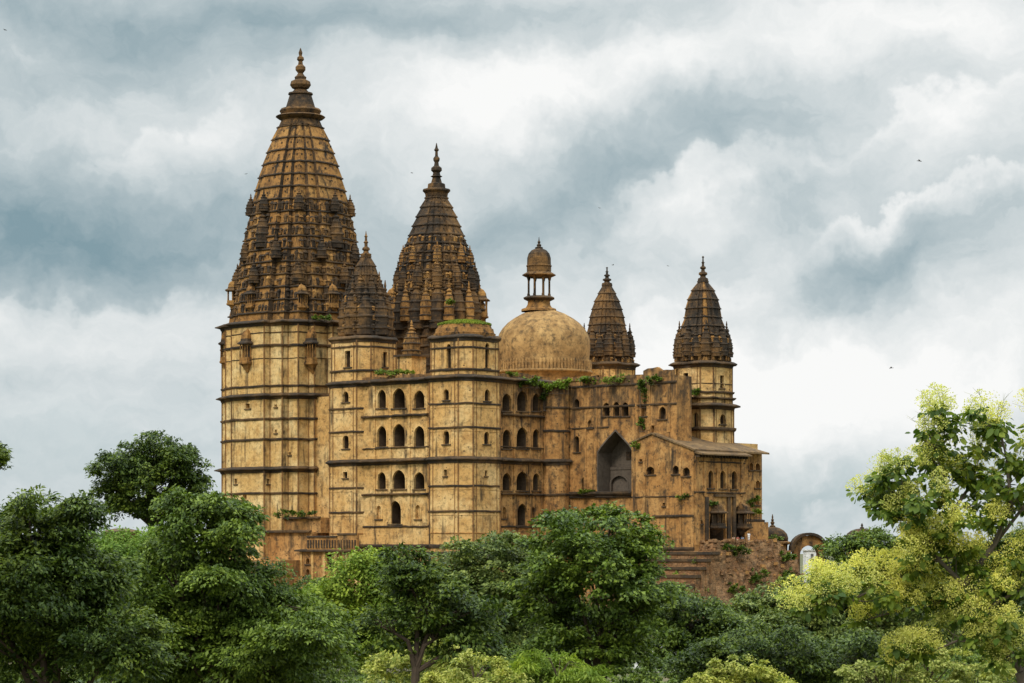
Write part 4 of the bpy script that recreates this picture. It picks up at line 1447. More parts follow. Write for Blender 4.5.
hut('white_house', 'whitewashed house half hidden under the big trees by the ruins', 655, 330, 44, 640, M['white'], M['redroof'], 5, .5, 7, [(642, 646, 652, 5, 'rect', 1.2), (657, 645, 664, 7, 'rect', 1.2), (670, 646, 652, 5, 'rect', 1.2)])
hut('tan_house', 'tan house with a flat roof behind trees below the rubble wall', 728, 400, 30, 612, M['tile'], M['redroof'], 0, .3, 7, [(722, 617, 622, 4, 'rect', 1), (735, 617, 622, 4, 'rect', 1)])

Yd = 640.0
dx_, dk = W(862, Yd), Yd / F
db = thing('domed_pavilion', 'distant dark domed pavilion rising over the trees at the right', 'pavilion', (dx_, Yd, 0))
mb = MB()
mb.lathe(dx_, Yd, [(16 * dk, -1), (16 * dk, ZY(544, Yd)), (20 * dk, ZY(542.5, Yd)), (20 * dk, ZY(541, Yd)), (16 * dk, ZY(540, Yd))], 12)
mb.build('drum', M['rust'], db)
mb = MB()
mb.lathe(dx_, Yd, [(r * dk, ZY(y, Yd)) for r, y in ((16.5, 540.5), (16.6, 537), (15, 533.5), (11, 530.6), (6, 529), (1.5, 528.4))], 22)
dd = mb.build('dome', M['spire_dark'], db, smooth=True)
mb = MB()
mb.lathe(dx_, Yd, [(r * dk, ZY(y, Yd)) for r, y in ((2, 529), (2.2, 527.6), (.8, 526.6), (1.3, 525.4), (.2, 523))], 8)
mb.build('finial', M['ledge'], dd)


# ------------------------------------------------------------------ foliage
def leaf_mesh(name, C, D, Nn, L, Wd, mat, parent=None, loc=(0, 0, 0), six=False):
    """C centres, D leaf axis, Nn normal (all (n,3)), L length, Wd width"""
    D = D / np.linalg.norm(D, axis=1, keepdims=True)
    S = np.cross(D, Nn)
    S /= np.linalg.norm(S, axis=1, keepdims=True) + 1e-9
    U = np.cross(S, D)
    L = L[:, None]; Wd = Wd[:, None]
    if six:
        P = [C - D * L * .5, C - D * L * .15 + S * Wd * .5 + U * L * .05, C + D * L * .22 + S * Wd * .42 + U * L * .02, C + D * L * .5 - U * L * .10,
             C + D * L * .22 - S * Wd * .42 + U * L * .02, C - D * L * .15 - S * Wd * .5 + U * L * .05]
    else:
        P = [C - D * L * .5, C + S * Wd * .5 + U * L * .07, C + D * L * .5 - U * L * .06, C - S * Wd * .5 + U * L * .07]
    m = len(P)
    V = np.stack(P, 1).reshape(-1, 3) - np.array(loc)
    n = len(C)
    me = bpy.data.meshes.new(name)
    me.vertices.add(n * m)
    me.vertices.foreach_set('co', V.astype(np.float32).ravel())
    me.loops.add(n * m)
    me.loops.foreach_set('vertex_index', np.arange(n * m, dtype=np.int32))
    me.polygons.add(n)
    me.polygons.foreach_set('loop_start', np.arange(0, n * m, m, dtype=np.int32))
    me.polygons.foreach_set('loop_total', np.full(n, m, dtype=np.int32))
    me.materials.append(mat)
    me.update(calc_edges=True)
    o = bpy.data.objects.new(name, me)
    col.objects.link(o)
    if parent:
        o.parent = parent
    else:
        o.location = loc
    return o

def rand_dirs(g, n):
    v = g.normal(size=(n, 3))
    return v / np.linalg.norm(v, axis=1, keepdims=True)

def crown_points(g, lobes, Y, cover, lp, wp, cl_px, flat=.5, droop=.15, leaves_per=42, hollow=.5):
    """leaf centres and frames for a crown given as lobes in picture measure at depth Y"""
    k = Y / F
    Cs, Ds, Ns, Ls = [], [], [], []
    for (px, py, rx, ry, *dy) in lobes:
        yo = Y + (dy[0] if dy else g.uniform(-.25, .25) * rx * k * 2)
        c = np.array([W(px, yo), yo, ZY(py, yo)])
        rad_ = np.array([rx * k, min(rx, ry * 1.4) * k, ry * k])
        n = int(3.6 * cover * math.pi * rx * ry / (.5 * lp * wp))
        ncl = max(3, n // leaves_per)
        d = rand_dirs(g, ncl)
        d[:, 2] = np.where((d[:, 2] < -.3) & (g.random(ncl) < .6), -d[:, 2], d[:, 2])
        rr = hollow + (1 - hollow) * g.random(ncl) ** .55
        rr *= g.uniform(.86, 1.12, ncl)
        cc = c + d * rad_ * rr[:, None]
        size = cl_px * k * g.uniform(.55, 1.35, ncl)
        idx = np.repeat(np.arange(ncl), leaves_per)
        m = len(idx)
        off = rand_dirs(g, m) * (g.random(m) ** .45)[:, None]
        off[:, 2] *= flat
        pos = cc[idx] + off * size[idx][:, None]
        pos[:, 2] -= (off[:, 0] ** 2 + off[:, 1] ** 2) * size[idx] * droop * 2
        outw = d[idx] * .6 + off * .8
        outw[:, 2] = outw[:, 2] * .4 - droop - g.random(m) * .35
        D = outw + g.normal(size=(m, 3)) * .35
        N = np.stack([g.normal(size=m) * .55, g.normal(size=m) * .55 - .25, np.ones(m)], 1) + d[idx] * .35
        Cs.append(pos); Ds.append(D); Ns.append(N)
        Ls.append(lp * k * g.uniform(.5, 1.45, m) * np.repeat(g.uniform(.8, 1.25, ncl), leaves_per))
    C, D, N, L = np.concatenate(Cs), np.concatenate(Ds), np.concatenate(Ns), np.concatenate(Ls)
    return C, D, N, L

def limbs(g, base, lobes, Y, r0, fork_z, mat, parent, loc):
    """trunk with tapering limbs that reach into every lobe"""
    mb = MB()
    k = Y / F
    fork = Vector((base[0] + g.uniform(-.4, .4), base[1], fork_z))
    mid = Vector(base).lerp(fork, .5) + Vector((g.uniform(-.35, .35), 0, 0))
    mb.tube([base, Vector(base).lerp(mid, .15), mid, fork], [r0 * 1.45, r0 * 1.1, r0 * .9, r0 * .8], 9)
    for (px, py, rx, ry, *dy) in lobes:
        c = Vector((W(px, Y), Y + (dy[0] if dy else 0), ZY(py, Y)))
        m1 = fork.lerp(c, .45) + Vector((g.uniform(-.6, .6), g.uniform(-.6, .6), abs(c.z - fork.z) * .10 + .3))
        mb.tube([fork - Vector((0, 0, .3)), m1, c], [r0 * .6, r0 * .38, r0 * .2], 7)
        for j in range(6):
            d = rand_dirs(g, 1)[0]
            d[2] = abs(d[2]) * .7
            e = c + Vector((d[0] * rx * k * .85, d[1] * rx * k * .7, d[2] * ry * k * .85))
            mm = c.lerp(e, .5) + Vector((0, 0, .12 * rx * k))
            mb.tube([m1.lerp(c, .6), mm, e], [r0 * .26, r0 * .14, r0 * .05], 5)
    o = mb.build('trunk', mat, parent)
    return o

def tree(label, px, Y, lobes, mat, seed, lp=5.5, wp=2.8, cover=1.5, cl=11, r0=.38, fork=.45, bark='bark', cat='tree', name='tree', group='trees around the temple', flat=.5, droop=.15, hollow=.30, leaves_per=42):
    g = np.random.default_rng(seed)
    x = W(px, Y)
    gz = terrain_z(x, Y)
    t = thing(name, label, cat, (x, Y, gz), group)
    extra = []
    for (lx, ly, rx, ry, *dy) in lobes:                 # boughs that break the outline
        for j in range(3):
            a_ = g.uniform(-.15, math.pi + .15)
            q = g.uniform(.22, .38)
            extra.append((lx + math.cos(a_) * rx * .88, ly - math.sin(a_) * ry * .80, rx * q, ry * q * .9, float(g.uniform(-1, .4) * rx * Y / F)))
    lobes0, lobes = lobes, list(lobes) + extra
    ztop = max(ZY(l[1] - l[3], Y) for l in lobes)
    zlow = min(ZY(l[1], Y) for l in lobes)
    fz = gz + max(1.5, (zlow - gz) * fork + 1)
    limbs(g, (x, Y, gz - .3), lobes0, Y, r0, fz, M[bark], t, (x, Y, gz))
    lp, wp, cl, leaves_per = lp * .74, wp * .78, cl * 1.2, int(leaves_per * 1.7)
    C, D, N, L = crown_points(g, lobes, Y, cover, lp, wp, cl, flat, droop, leaves_per, hollow)
    leaf_mesh('crown', C, D, N, L, L * (wp / lp), M[mat], t, (x, Y, gz))
    return t

tree('broad dark tree filling the lower left corner', 52, 130, [(30, 535, 62, 40), (75, 520, 24, 24), (-25, 590, 80, 70), (70, 590, 56, 55), (20, 655, 120, 55), (40, 600, 80, 60), (110, 650, 60, 45)], 'leaf_dark', 1, lp=7, wp=3, cl=14, r0=.4)
tree('tree at the left frame edge, only a few twigs of it showing', -60, 120, [(-26, 470, 30, 34), (-60, 520, 60, 50)], 'leaf_dark', 2, lp=7, wp=3, cl=10, cover=.9)
tree('lone round dark tree standing clear against the sky left of the great tower', 152, 330, [(152, 458, 42, 25), (182, 474, 26, 28), (119, 474, 25, 27), (150, 488, 44, 26), (182, 502, 26, 17), (114, 494, 17, 16), (196, 486, 12, 14), (170, 515, 20, 13), (150, 475, 40, 30), (146, 506, 38, 17), (122, 506, 18, 14), (186, 516, 22, 13)], 'leaf_dark', 3, lp=4.4, wp=2.3, cl=8, cover=1.15, r0=.5, fork=.9)
tree('pale green creeper-smothered tree mound below the far red house', 112, 250, [(112, 568, 58, 34), (72, 570, 40, 34), (160, 566, 36, 34), (110, 615, 80, 56)], 'leaf_vine', 4, lp=4.0, wp=2.4, cl=13, cover=1.6, r0=.3, flat=.75, hollow=.75)
tree('great mid green tree in front of the great tower with layered boughs', 225, 190, [(205, 512, 42, 19), (240, 518, 26, 14), (204, 547, 56, 32), (175, 580, 48, 44), (238, 590, 50, 40), (215, 630, 105, 60), (308, 648, 46, 44), (262, 656, 62, 42), (180, 650, 60, 40), (140, 640, 60, 50), (225, 668, 120, 40), (180, 505, 24, 16), (280, 614, 36, 24)], 'leaf_mid', 5, lp=6, wp=2.8, cl=13, flat=.38, droop=.3)
tree('fresh light green tree in front of the terrace house', 360, 320, [(362, 582, 38, 28), (392, 590, 34, 34), (335, 615, 36, 38), (400, 625, 50, 44), (352, 640, 50, 40)], 'leaf_fresh', 6, lp=4.2, wp=2.5, cl=10, r0=.3, flat=.8)
tree('dark tree with a forked trunk in the middle foreground', 418, 165, [(408, 574, 34, 28), (425, 600, 44, 30), (462, 616, 36, 30), (386, 628, 26, 24), (470, 648, 32, 20), (440, 636, 40, 22)], 'leaf_dark', 7, lp=6.5, wp=3, cl=12, r0=.34, fork=.75, cover=1.3)
tree('grey green bushy tree left of the tall central tree', 486, 300, [(492, 560, 44, 26), (460, 580, 32, 30), (515, 582, 36, 36), (480, 610, 55, 40), (500, 650, 55, 40)], 'leaf_grey', 8, lp=4.8, wp=2.6, cl=10, r0=.32)
tree('tall rounded tree in front of the arched recess', 600, 235, [(603, 531, 58, 27), (560, 556, 38, 32), (636, 560, 34, 36), (596, 580, 70, 44), (545, 600, 34, 34), (640, 605, 32, 40), (600, 632, 62, 36), (585, 662, 70, 34)], 'leaf_mid', 9, lp=5.8, wp=3.2, cl=11, r0=.42, cover=1.35)
tree('low dark tree right of the tall central tree', 690, 285, [(692, 622, 40, 28), (665, 640, 30, 26), (716, 640, 24, 36), (690, 662, 46, 30)], 'leaf_dark', 10, lp=4.8, wp=2.5, cl=10, r0=.3)
tree('grey green spreading tree below the rubble wall', 800, 300, [(790, 604, 46, 26), (760, 630, 36, 36), (838, 600, 42, 30), (815, 640, 70, 44), (880, 630, 60, 44), (920, 620, 46, 40)], 'leaf_grey', 11, lp=4.8, wp=2.5, cl=10, r0=.34)
tree('small bright tree beside the distant domed pavilion', 850, 430, [(846, 553, 32, 17), (875, 548, 28, 20), (868, 575, 46, 26), (905, 560, 30, 24)], 'leaf_mid', 12, lp=3.6, wp=2.2, cl=8, r0=.28)
tree('yellow green bush in the bottom middle', 478, 140, [(478, 672, 30, 20), (500, 690, 34, 22), (455, 690, 30, 22)], 'leaf_yellow', 13, lp=5, wp=2.4, cl=7, cover=.8, r0=.14, cat='bush', name='bush', group='bushes in the foreground')
tree('yellow blossoming bush below the rubble wall at the bottom edge', 748, 140, [(745, 674, 34, 18), (770, 690, 36, 22), (715, 692, 36, 22)], 'leaf_yellow', 14, lp=5, wp=2.4, cl=7, cover=.8, r0=.14, cat='bush', name='bush', group='bushes in the foreground')
tree('feathery bright green bush at the bottom right of centre', 555, 150, [(555, 668, 40, 18), (530, 685, 40, 24), (585, 690, 36, 20)], 'leaf_fresh', 15, lp=7, wp=1.6, cl=12, r0=.14, cat='bush', name='bush', group='bushes in the foreground', flat=.3, droop=.35)
tree('yellow green bush behind the forked trunk', 420, 240, [(432, 664, 34, 30), (398, 672, 30, 28), (455, 680, 30, 26)], 'leaf_yellow', 16, lp=5, wp=2.6, cl=9, r0=.16, cover=.8, cat='bush', name='bush', group='bushes in the foreground')
# trees standing closer to the temple, glimpsed between the near ones
tree('dark tree glimpsed behind the light green one at the terrace house', 322, 430, [(310, 610, 46, 30), (350, 630, 50, 36), (300, 650, 50, 36)], 'leaf_dark', 17, lp=4, wp=2.3, cl=9, r0=.3)
tree('dark tree glimpsed low between the two central trees', 535, 400, [(530, 585, 36, 32), (500, 620, 50, 38), (560, 630, 50, 40), (540, 670, 70, 36)], 'leaf_dark', 18, lp=4, wp=2.3, cl=9, r0=.3)
tree('dark tree glimpsed at the foot of the stepped plinth', 700, 455, [(668, 608, 30, 24), (640, 630, 40, 30), (630, 670, 60, 30), (600, 650, 50, 40)], 'leaf_mid', 19, lp=3.8, wp=2.2, cl=9, r0=.26)
tree('leafy tree behind the yellow blossoming one at the right edge', 985, 330, [(970, 585, 50, 36), (1015, 575, 50, 44), (940, 620, 60, 44), (1010, 640, 70, 50), (900, 670, 80, 36)], 'leaf_mid', 20, lp=4.6, wp=2.5, cl=10, r0=.34)
tree('shadowy tree low at the left behind the creeper mound', 120, 330, [(130, 610, 60, 40), (60, 620, 60, 50), (200, 620, 60, 50)], 'leaf_dark', 21, lp=4.6, wp=2.5, cl=10, r0=.3)
tree('shadowy tree low behind the yellow bush under the rubble wall', 740, 250, [(770, 660, 60, 36), (720, 672, 50, 30), (840, 670, 70, 36)], 'leaf_dark', 22, lp=4.6, wp=2.5, cl=10, r0=.3)

# undergrowth that closes the wood floor between the trunks
g = np.random.default_rng(400)
ul = []
for i in range(230):
    Yq = float(g.uniform(120, 440))
    pxq = float(g.uniform(-60, 1090))
    kq = Yq / F
    hq = float(g.uniform(1.6, 3.4)) if Yq < 250 else float(g.uniform(2.2, 5.0))
    xq = W(pxq, Yq)
    ul.append((xq, Yq, terrain_z(xq, Yq), hq * float(g.uniform(1.0, 1.9)), hq))
cs = [crown_points(g, [(512 + F * x / y, HZ - (z + h * .4 - CAMZ) / y * F, w / y * F, h * .75 / y * F, 0)], y, .75, .30 * F / y * (y / 260) ** .5, .16 * F / y * (y / 260) ** .5, .55 * F / y, .5, .2, 42, .4) for x, y, z, w, h in ul]
C, D, N, L = [np.concatenate([c[i] for c in cs]) for i in range(4)]
ug = leaf_mesh('undergrowth', C, D, N, L, L * .5, M['leaf_mid'], None, (0, 250, 0))
ug['kind'] = 'stuff'
ug['label'] = 'dark leafy undergrowth between the tree trunks below the temple'
ug['category'] = 'undergrowth'

# ---- the big blossoming tree at the right
def blossom_tree():
    g = np.random.default_rng(77)
    Y = 62.0
    k = Y / F
    bx = W(1030, Y)
    gz = terrain_z(bx, Y)
    t = thing('tree', 'near tree at the right edge with large leaves and yellow blossom sprays', 'tree', (bx, Y, gz), 'trees around the temple')
    P = lambda px, py, dy=0.0: Vector((W(px + 9, Y + dy), Y + dy, ZY(py, Y + dy)))
    mb = MB()
    mb.tube([(bx, Y, gz - .3), (bx + .1, Y, gz + 4), P(1035, 740), P(1012, 672)], [.34, .25, .20, .16], 10)
    boughs = [
        [(1012, 672), (975, 610), (955, 585), (930, 560), (914, 525), (898, 505), (884, 494)],
        [(930, 560), (900, 568), (868, 588), (838, 602), (812, 608), (792, 612)],
        [(955, 585), (985, 545), (1002, 505), (998, 460), (990, 425)],
        [(930, 560), (945, 510), (935, 480), (926, 450), (920, 434)],
        [(985, 545), (1020, 500), (1036, 450), (1030, 412)],
        [(1012, 672), (985, 640), (950, 640), (915, 655), (880, 665)],
        [(975, 610), (1010, 590), (1040, 560)],
        [(912, 520), (890, 520), (866, 505)],
        [(955, 585), (920, 608), (885, 612), (850, 622)],
        [(945, 510), (965, 480), (968, 450)],
        [(1012, 672), (1040, 640), (1060, 610)],
    ]
    tips = []
    for bi, b in enumerate(boughs):
        dys = np.cumsum(g.uniform(-.5, .45, len(b)))
        pts = [P(x, y, dys[i] if i else 0) for i, (x, y) in enumerate(b)]
        n = len(pts)
        r1 = .085 if bi in (0, 2) else .05
        mb.tube(pts, [max(.012, r1 * (1 - .82 * i / (n - 1))) for i in range(n)], 7)
        for i in range(1, n):
            for q in range(6 if i < n - 1 else 7):
                a = pts[i - 1].lerp(pts[i], g.random())
                d = rand_dirs(g, 1)[0]
                e = a + Vector((d[0] * .75, d[1] * .9, abs(d[2]) * .75 + .05)) * float(g.uniform(.5, 1.15))
                mb.tube([a, a.lerp(e, .5) + Vector((0, 0, -.05)), e], [.016, .011, .006], 5)
                tips.append(e)
            if i > n - 3:
                tips.append(pts[i])
    mb.build('trunk', M['bark_grey'], t)
    C, D, N, L, fc = [], [], [], [], []
    tw = MB()
    for e in tips:
        n = int(g.integers(22, 46))
        d = rand_dirs(g, n)
        d[:, 2] *= .6
        pos = np.array(e) + d * g.uniform(.06, .42, (n, 1))
        C.append(pos)
        dd = d.copy(); dd[:, 2] -= .45
        D.append(dd + g.normal(size=(n, 3)) * .25)
        N.append(np.stack([g.normal(size=n) * .6, g.normal(size=n) * .6 - .35, np.ones(n)], 1))
        L.append(g.uniform(.12, .27, n))
        px, py = 512 + F * e.x / e.y, HZ - (e.z - CAMZ) / e.y * F
        # blossom sprays: thick on the lower left arm and the crown's upper tips
        want = .97 if (py > 540 and px < 930) else (.45 if py < 520 else .68)
        if g.random() < want:
            for q in range(int(g.integers(2, 5))):
                h = float(g.uniform(.28, .6)); w = h * float(g.uniform(.5, .85))
                ax = Vector((g.normal() * .3, g.normal() * .3 - .1, 1)).normalized()
                b0 = e + Vector((g.normal() * .16, g.normal() * .16 - .08, g.uniform(.0, .12)))
                m = int(165 * h / .45)
                f = g.random(m)
                ang = g.uniform(0, 2 * np.pi, m)
                rr = w * np.sin(np.pi * (.12 + f * .83)) * g.random(m) ** .45
                u_ = np.array(ax.cross(Vector((1, 0, 0))).normalized()); v_ = np.cross(np.array(ax), u_)
                fc.append(np.array(b0) + np.outer(f * h, np.array(ax)) + np.outer(rr * np.cos(ang), u_) + np.outer(rr * np.sin(ang), v_))
                tw.tube([b0, b0 + ax * h * 1.05], [.008, .003], 4)
                for z in range(4):
                    ff = g.uniform(.1, .8)
                    p0 = b0 + ax * h * ff
                    p1 = p0 + Vector((g.normal(), g.normal(), .8)) * w * .5
                    tw.tube([p0, p1], [.005, .002], 3)
    C, D, N, L = map(np.concatenate, (C, D, N, L))
    leaf_mesh('crown', C, D, N, L, L * .62, M['leaf_teak'], t, (bx, Y, gz), six=True)
    fc = np.concatenate(fc)
    n = len(fc)
    bl = leaf_mesh('blossom', fc, rand_dirs(g, n), rand_dirs(g, n), g.uniform(.028, .06, n), g.uniform(.022, .04, n), M['flower'], t, (bx, Y, gz))
    # bare see-through sprays above the crown
    for (px, py, h) in ((920, 434, .9), (926, 450, .7), (990, 425, .8), (884, 494, .7), (866, 505, .6), (968, 450, .6), (1030, 412, .8), (898, 505, .7), (920, 440, .8)):
        b0 = P(px, py)
        for q in range(5):
            d = Vector((g.normal() * .4, g.normal() * .4, 1)).normalized()
            tip = b0 + d * h * float(g.uniform(.5, 1))
            tw.tube([b0, b0.lerp(tip, .5) + Vector((g.normal() * .03, 0, 0)), tip], [.007, .005, .002], 4)
            for z in range(5):
                p0 = b0.lerp(tip, float(g.uniform(.3, 1)))
                tw.tube([p0, p0 + Vector((g.normal() * .12, g.normal() * .12, abs(g.normal()) * .1))], [.004, .0015], 3)
    tw.build('blossom_stalks', M['leaf_yellow'], t)
blossom_tree()
tree('yellow blossoming bush at the bottom right corner', 925, 80, [(935, 668, 46, 24), (890, 684, 40, 20), (985, 690, 46, 28), (865, 672, 22, 12)], 'leaf_yellow', 24, lp=5, wp=2.6, cl=7, cover=.8, r0=.10, cat='bush', name='bush', group='bushes in the foreground')

# ---- plants rooted on the masonry
def shrub(label, px, py, rx, ry, Y, mat, seed, name='shrub', n_l=3):
    g = np.random.default_rng(seed)
    k = Y / F
    lobes = [(px + rx * (2 * (i + .5) / n_l - 1) * .75, py + g.uniform(-.2, .2) * ry, rx / n_l * 1.25, ry * g.uniform(.7, 1.1), 0) for i in range(n_l)]
    x = W(px, Y); z = ZY(py + ry, Y)
    C, D, N, L = crown_points(g, lobes, Y, 1.0, 2.6, 1.5, 3.2, .7, .1, 24, .1)
    D[:, 2] += .5
    mb = MB()
    o = thing(name, label, 'shrub', (x, Y, z), 'plants growing on the masonry')
    for i in range(n_l * 2):
        b0 = Vector((W(px + rx * g.uniform(-.7, .7), Y), Y, z))
        mb.tube([b0, b0 + Vector((g.normal() * .1, 0, ry * k)), b0 + Vector((g.normal() * .3, -.1, ry * 1.7 * k))], [.05, .035, .015], 5)
    mb.tube([(W(px - rx * .75, Y), Y, z), (x, Y - .05, z + .05), (W(px + rx * .75, Y), Y, z)], [.05, .06, .05], 5)
    mb.build('stem', M['bark'], o)
    leaf_mesh('foliage', C, D, N, L, L * .55, M[mat], o, (x, Y, z))
    return o

def Yw(px, u):
    k = (px - 512) / F
    v = (k * (C0[1] + u * TL[1]) - C0[0] - u * TL[0]) / (TB[0] - k * TB[1])
    return uv(u, v)[1]
def Yon(p0, p1, px):
    f = s_at(p0, p1, px)
    return p0[1] + (p1[1] - p0[1]) * f
yw = lambda px: Yon(w0, w1, px) - .3
shrub('green fringe on the roof edge between the two front towers', 397, 372.5, 26, 2.6, Yon(bL0, bL1, 397) + 1, 'grass', 31, n_l=7)
shrub('long green fringe trailing along the roof left of the stair tower', 521, 382, 25, 6, Yon(bR0, bR1, 521) - .2, 'leaf_mid', 32, n_l=7)
shrub('green clump hanging over the round stair tower', 556, 386, 19, 8, cT[1] - 3.2, 'leaf_fresh', 33, n_l=5)
shrub('bush on the roof edge above the small tower niche', 590, 382, 15, 5.5, yw(590), 'leaf_mid', 34, n_l=4)
shrub('grassy fringe along the tall wall above the three niches', 620, 380, 24, 4.6, yw(620), 'grass', 35, n_l=6)
shrub('dark creeper hanging down the tall wall right of the niches', 643, 392, 5, 16, yw(643) - .1, 'leaf_dark', 36, n_l=3)
shrub('green clump at the worn right end of the tall wall', 658, 380, 15, 5, yw(658), 'leaf_mid', 37, n_l=4)
shrub('thick green bush on the ledge of the right-hand tower', 689, 392.5, 14, 4.6, 524, 'leaf_mid', 38, n_l=5)
shrub('bright green bush sprouting beside the great arch', 636, 446.5, 4.5, 4.5, Yon(g0, g1, 637) - .4, 'leaf_fresh', 39, n_l=2)
shrub('dark green tuft on the gabled wall near its corner', 683, 496.5, 9, 3.6, Yon(g0, g1, 683) - .4, 'leaf_mid', 40, n_l=3)
shrub('green tuft on the left oriel roof of the porch', 714, 503.5, 5, 2.8, Yon(r0, r1, 714) - 1.2, 'leaf_mid', 41, n_l=2)
shrub('green bush on the porch wall above the side pier', 752, 501, 10, 4.5, Yon(r2, r3, 755) - 1.2, 'leaf_mid', 42, n_l=3)
shrub('small trailing plant on the side pier of the porch', 757, 513, 4.5, 4.5, Yon(r2, r3, 757) - 1.4, 'leaf_fresh', 43, n_l=2)
shrub('dark bush on the rubble wall under the porch doors', 738, 552, 15, 6, Yw(738, 46.3), 'leaf_dark', 44, n_l=4)
shrub('dark bush on the rubble wall at the far right end', 784, 557, 13, 6, Yw(784, 46.4), 'leaf_mid', 45, n_l=4)
shrub('low weeds hanging from the left edge of the porch terrace', 726, 547, 10, 4, Yw(726, 46.1), 'leaf_mid', 61, n_l=4)
shrub('leafy sapling growing out of the middle of the rubble wall', 757, 577, 12, 8, Yw(757, 47.6), 'leaf_mid', 62, n_l=3)
shrub('weeds in the cracks low on the rubble wall', 736, 590, 13, 6, Yw(736, 48.2), 'leaf_dark', 63, n_l=3)
shrub('creeper below the bush at the far right end of the rubble wall', 787, 577, 9, 9, Yw(787, 47.6), 'leaf_dark', 64, n_l=2)
shrub('weed clump at the foot of the domed kiosk', 774, 538, 8, 5, 545, 'leaf_mid', 46, n_l=3)
shrub('upper grass strip on the stepped plinth', 690, 576, 22, 3.6, uv(40, VT - 1.6 - 4.6)[1] - .4, 'grass', 47, n_l=6)
shrub('lower grass strip on the stepped plinth', 692, 589, 20, 3.8, uv(40, VT - 1.6 - 6.2)[1] - 1.2, 'leaf_mid', 48, n_l=6)
shrub('thin weeds on the top step of the plinth', 702, 561, 12, 2.6, uv(43, VT - 1.6 - 2.2)[1] - .6, 'leaf_mid', 49, n_l=4)
shrub('dark hedge of weeds on the terrace house roof', 296, 514, 26, 3.6, 541, 'leaf_dark', 50, n_l=7)
shrub('few leaves on the great spire foot above its cornice', 322, 317, 13, 2.6, 546, 'leaf_mid', 51, n_l=4)
shrub('creeper patch on the mid face of the second spire', 451, 303, 4, 5, 548, 'leaf_mid', 52, n_l=2)
shrub('creeper patch low on the tall wall beside the gable', 642, 424, 4, 8, yw(642) - .2, 'leaf_mid', 71, n_l=2)
shrub('dark creeper trailing beside the round stair tower', 545, 398, 5, 13, Yon(bR0, bR1, 543) - 1.2, 'leaf_dark', 72, n_l=2)
shrub('weeds on the balcony sill under the great arch', 588, 492, 10, 2.6, yw(588) - 1, 'leaf_mid', 73, n_l=3)
shrub('thin grass along the roof edge right of the nearest drum', 512, 374, 8, 2.4, Yon(bR0, bR1, 512) - .2, 'grass', 74, n_l=3)
# grass grown over the mound roof
g = np.random.default_rng(60)
n = 7500
cxy = np.array(uv(0, 0))
an = g.uniform(0, 2 * np.pi, n); rr = 5.4 * np.sqrt(g.random(n))
zt = ZY(336, 516.5)
zz = np.interp(rr, [0, 3.0, 5.1], [zt + 3.5, zt + 3.25, zt + 2.65])
pos = np.stack([cxy[0] + rr * np.cos(an), cxy[1] + rr * np.sin(an), zz + .15], 1)
D = np.stack([g.normal(size=n) * .4, g.normal(size=n) * .4, np.ones(n)], 1)
gr = leaf_mesh('grass', pos, D, rand_dirs(g, n), g.uniform(.35, .8, n), g.uniform(.1, .2, n), M['grass'], None, (float(cxy[0]), float(cxy[1]), zt + 3))
gr['kind'] = 'stuff'
gr['label'] = 'bright grass grown over the low mound roof of the nearest drum'
gr['category'] = 'grass'


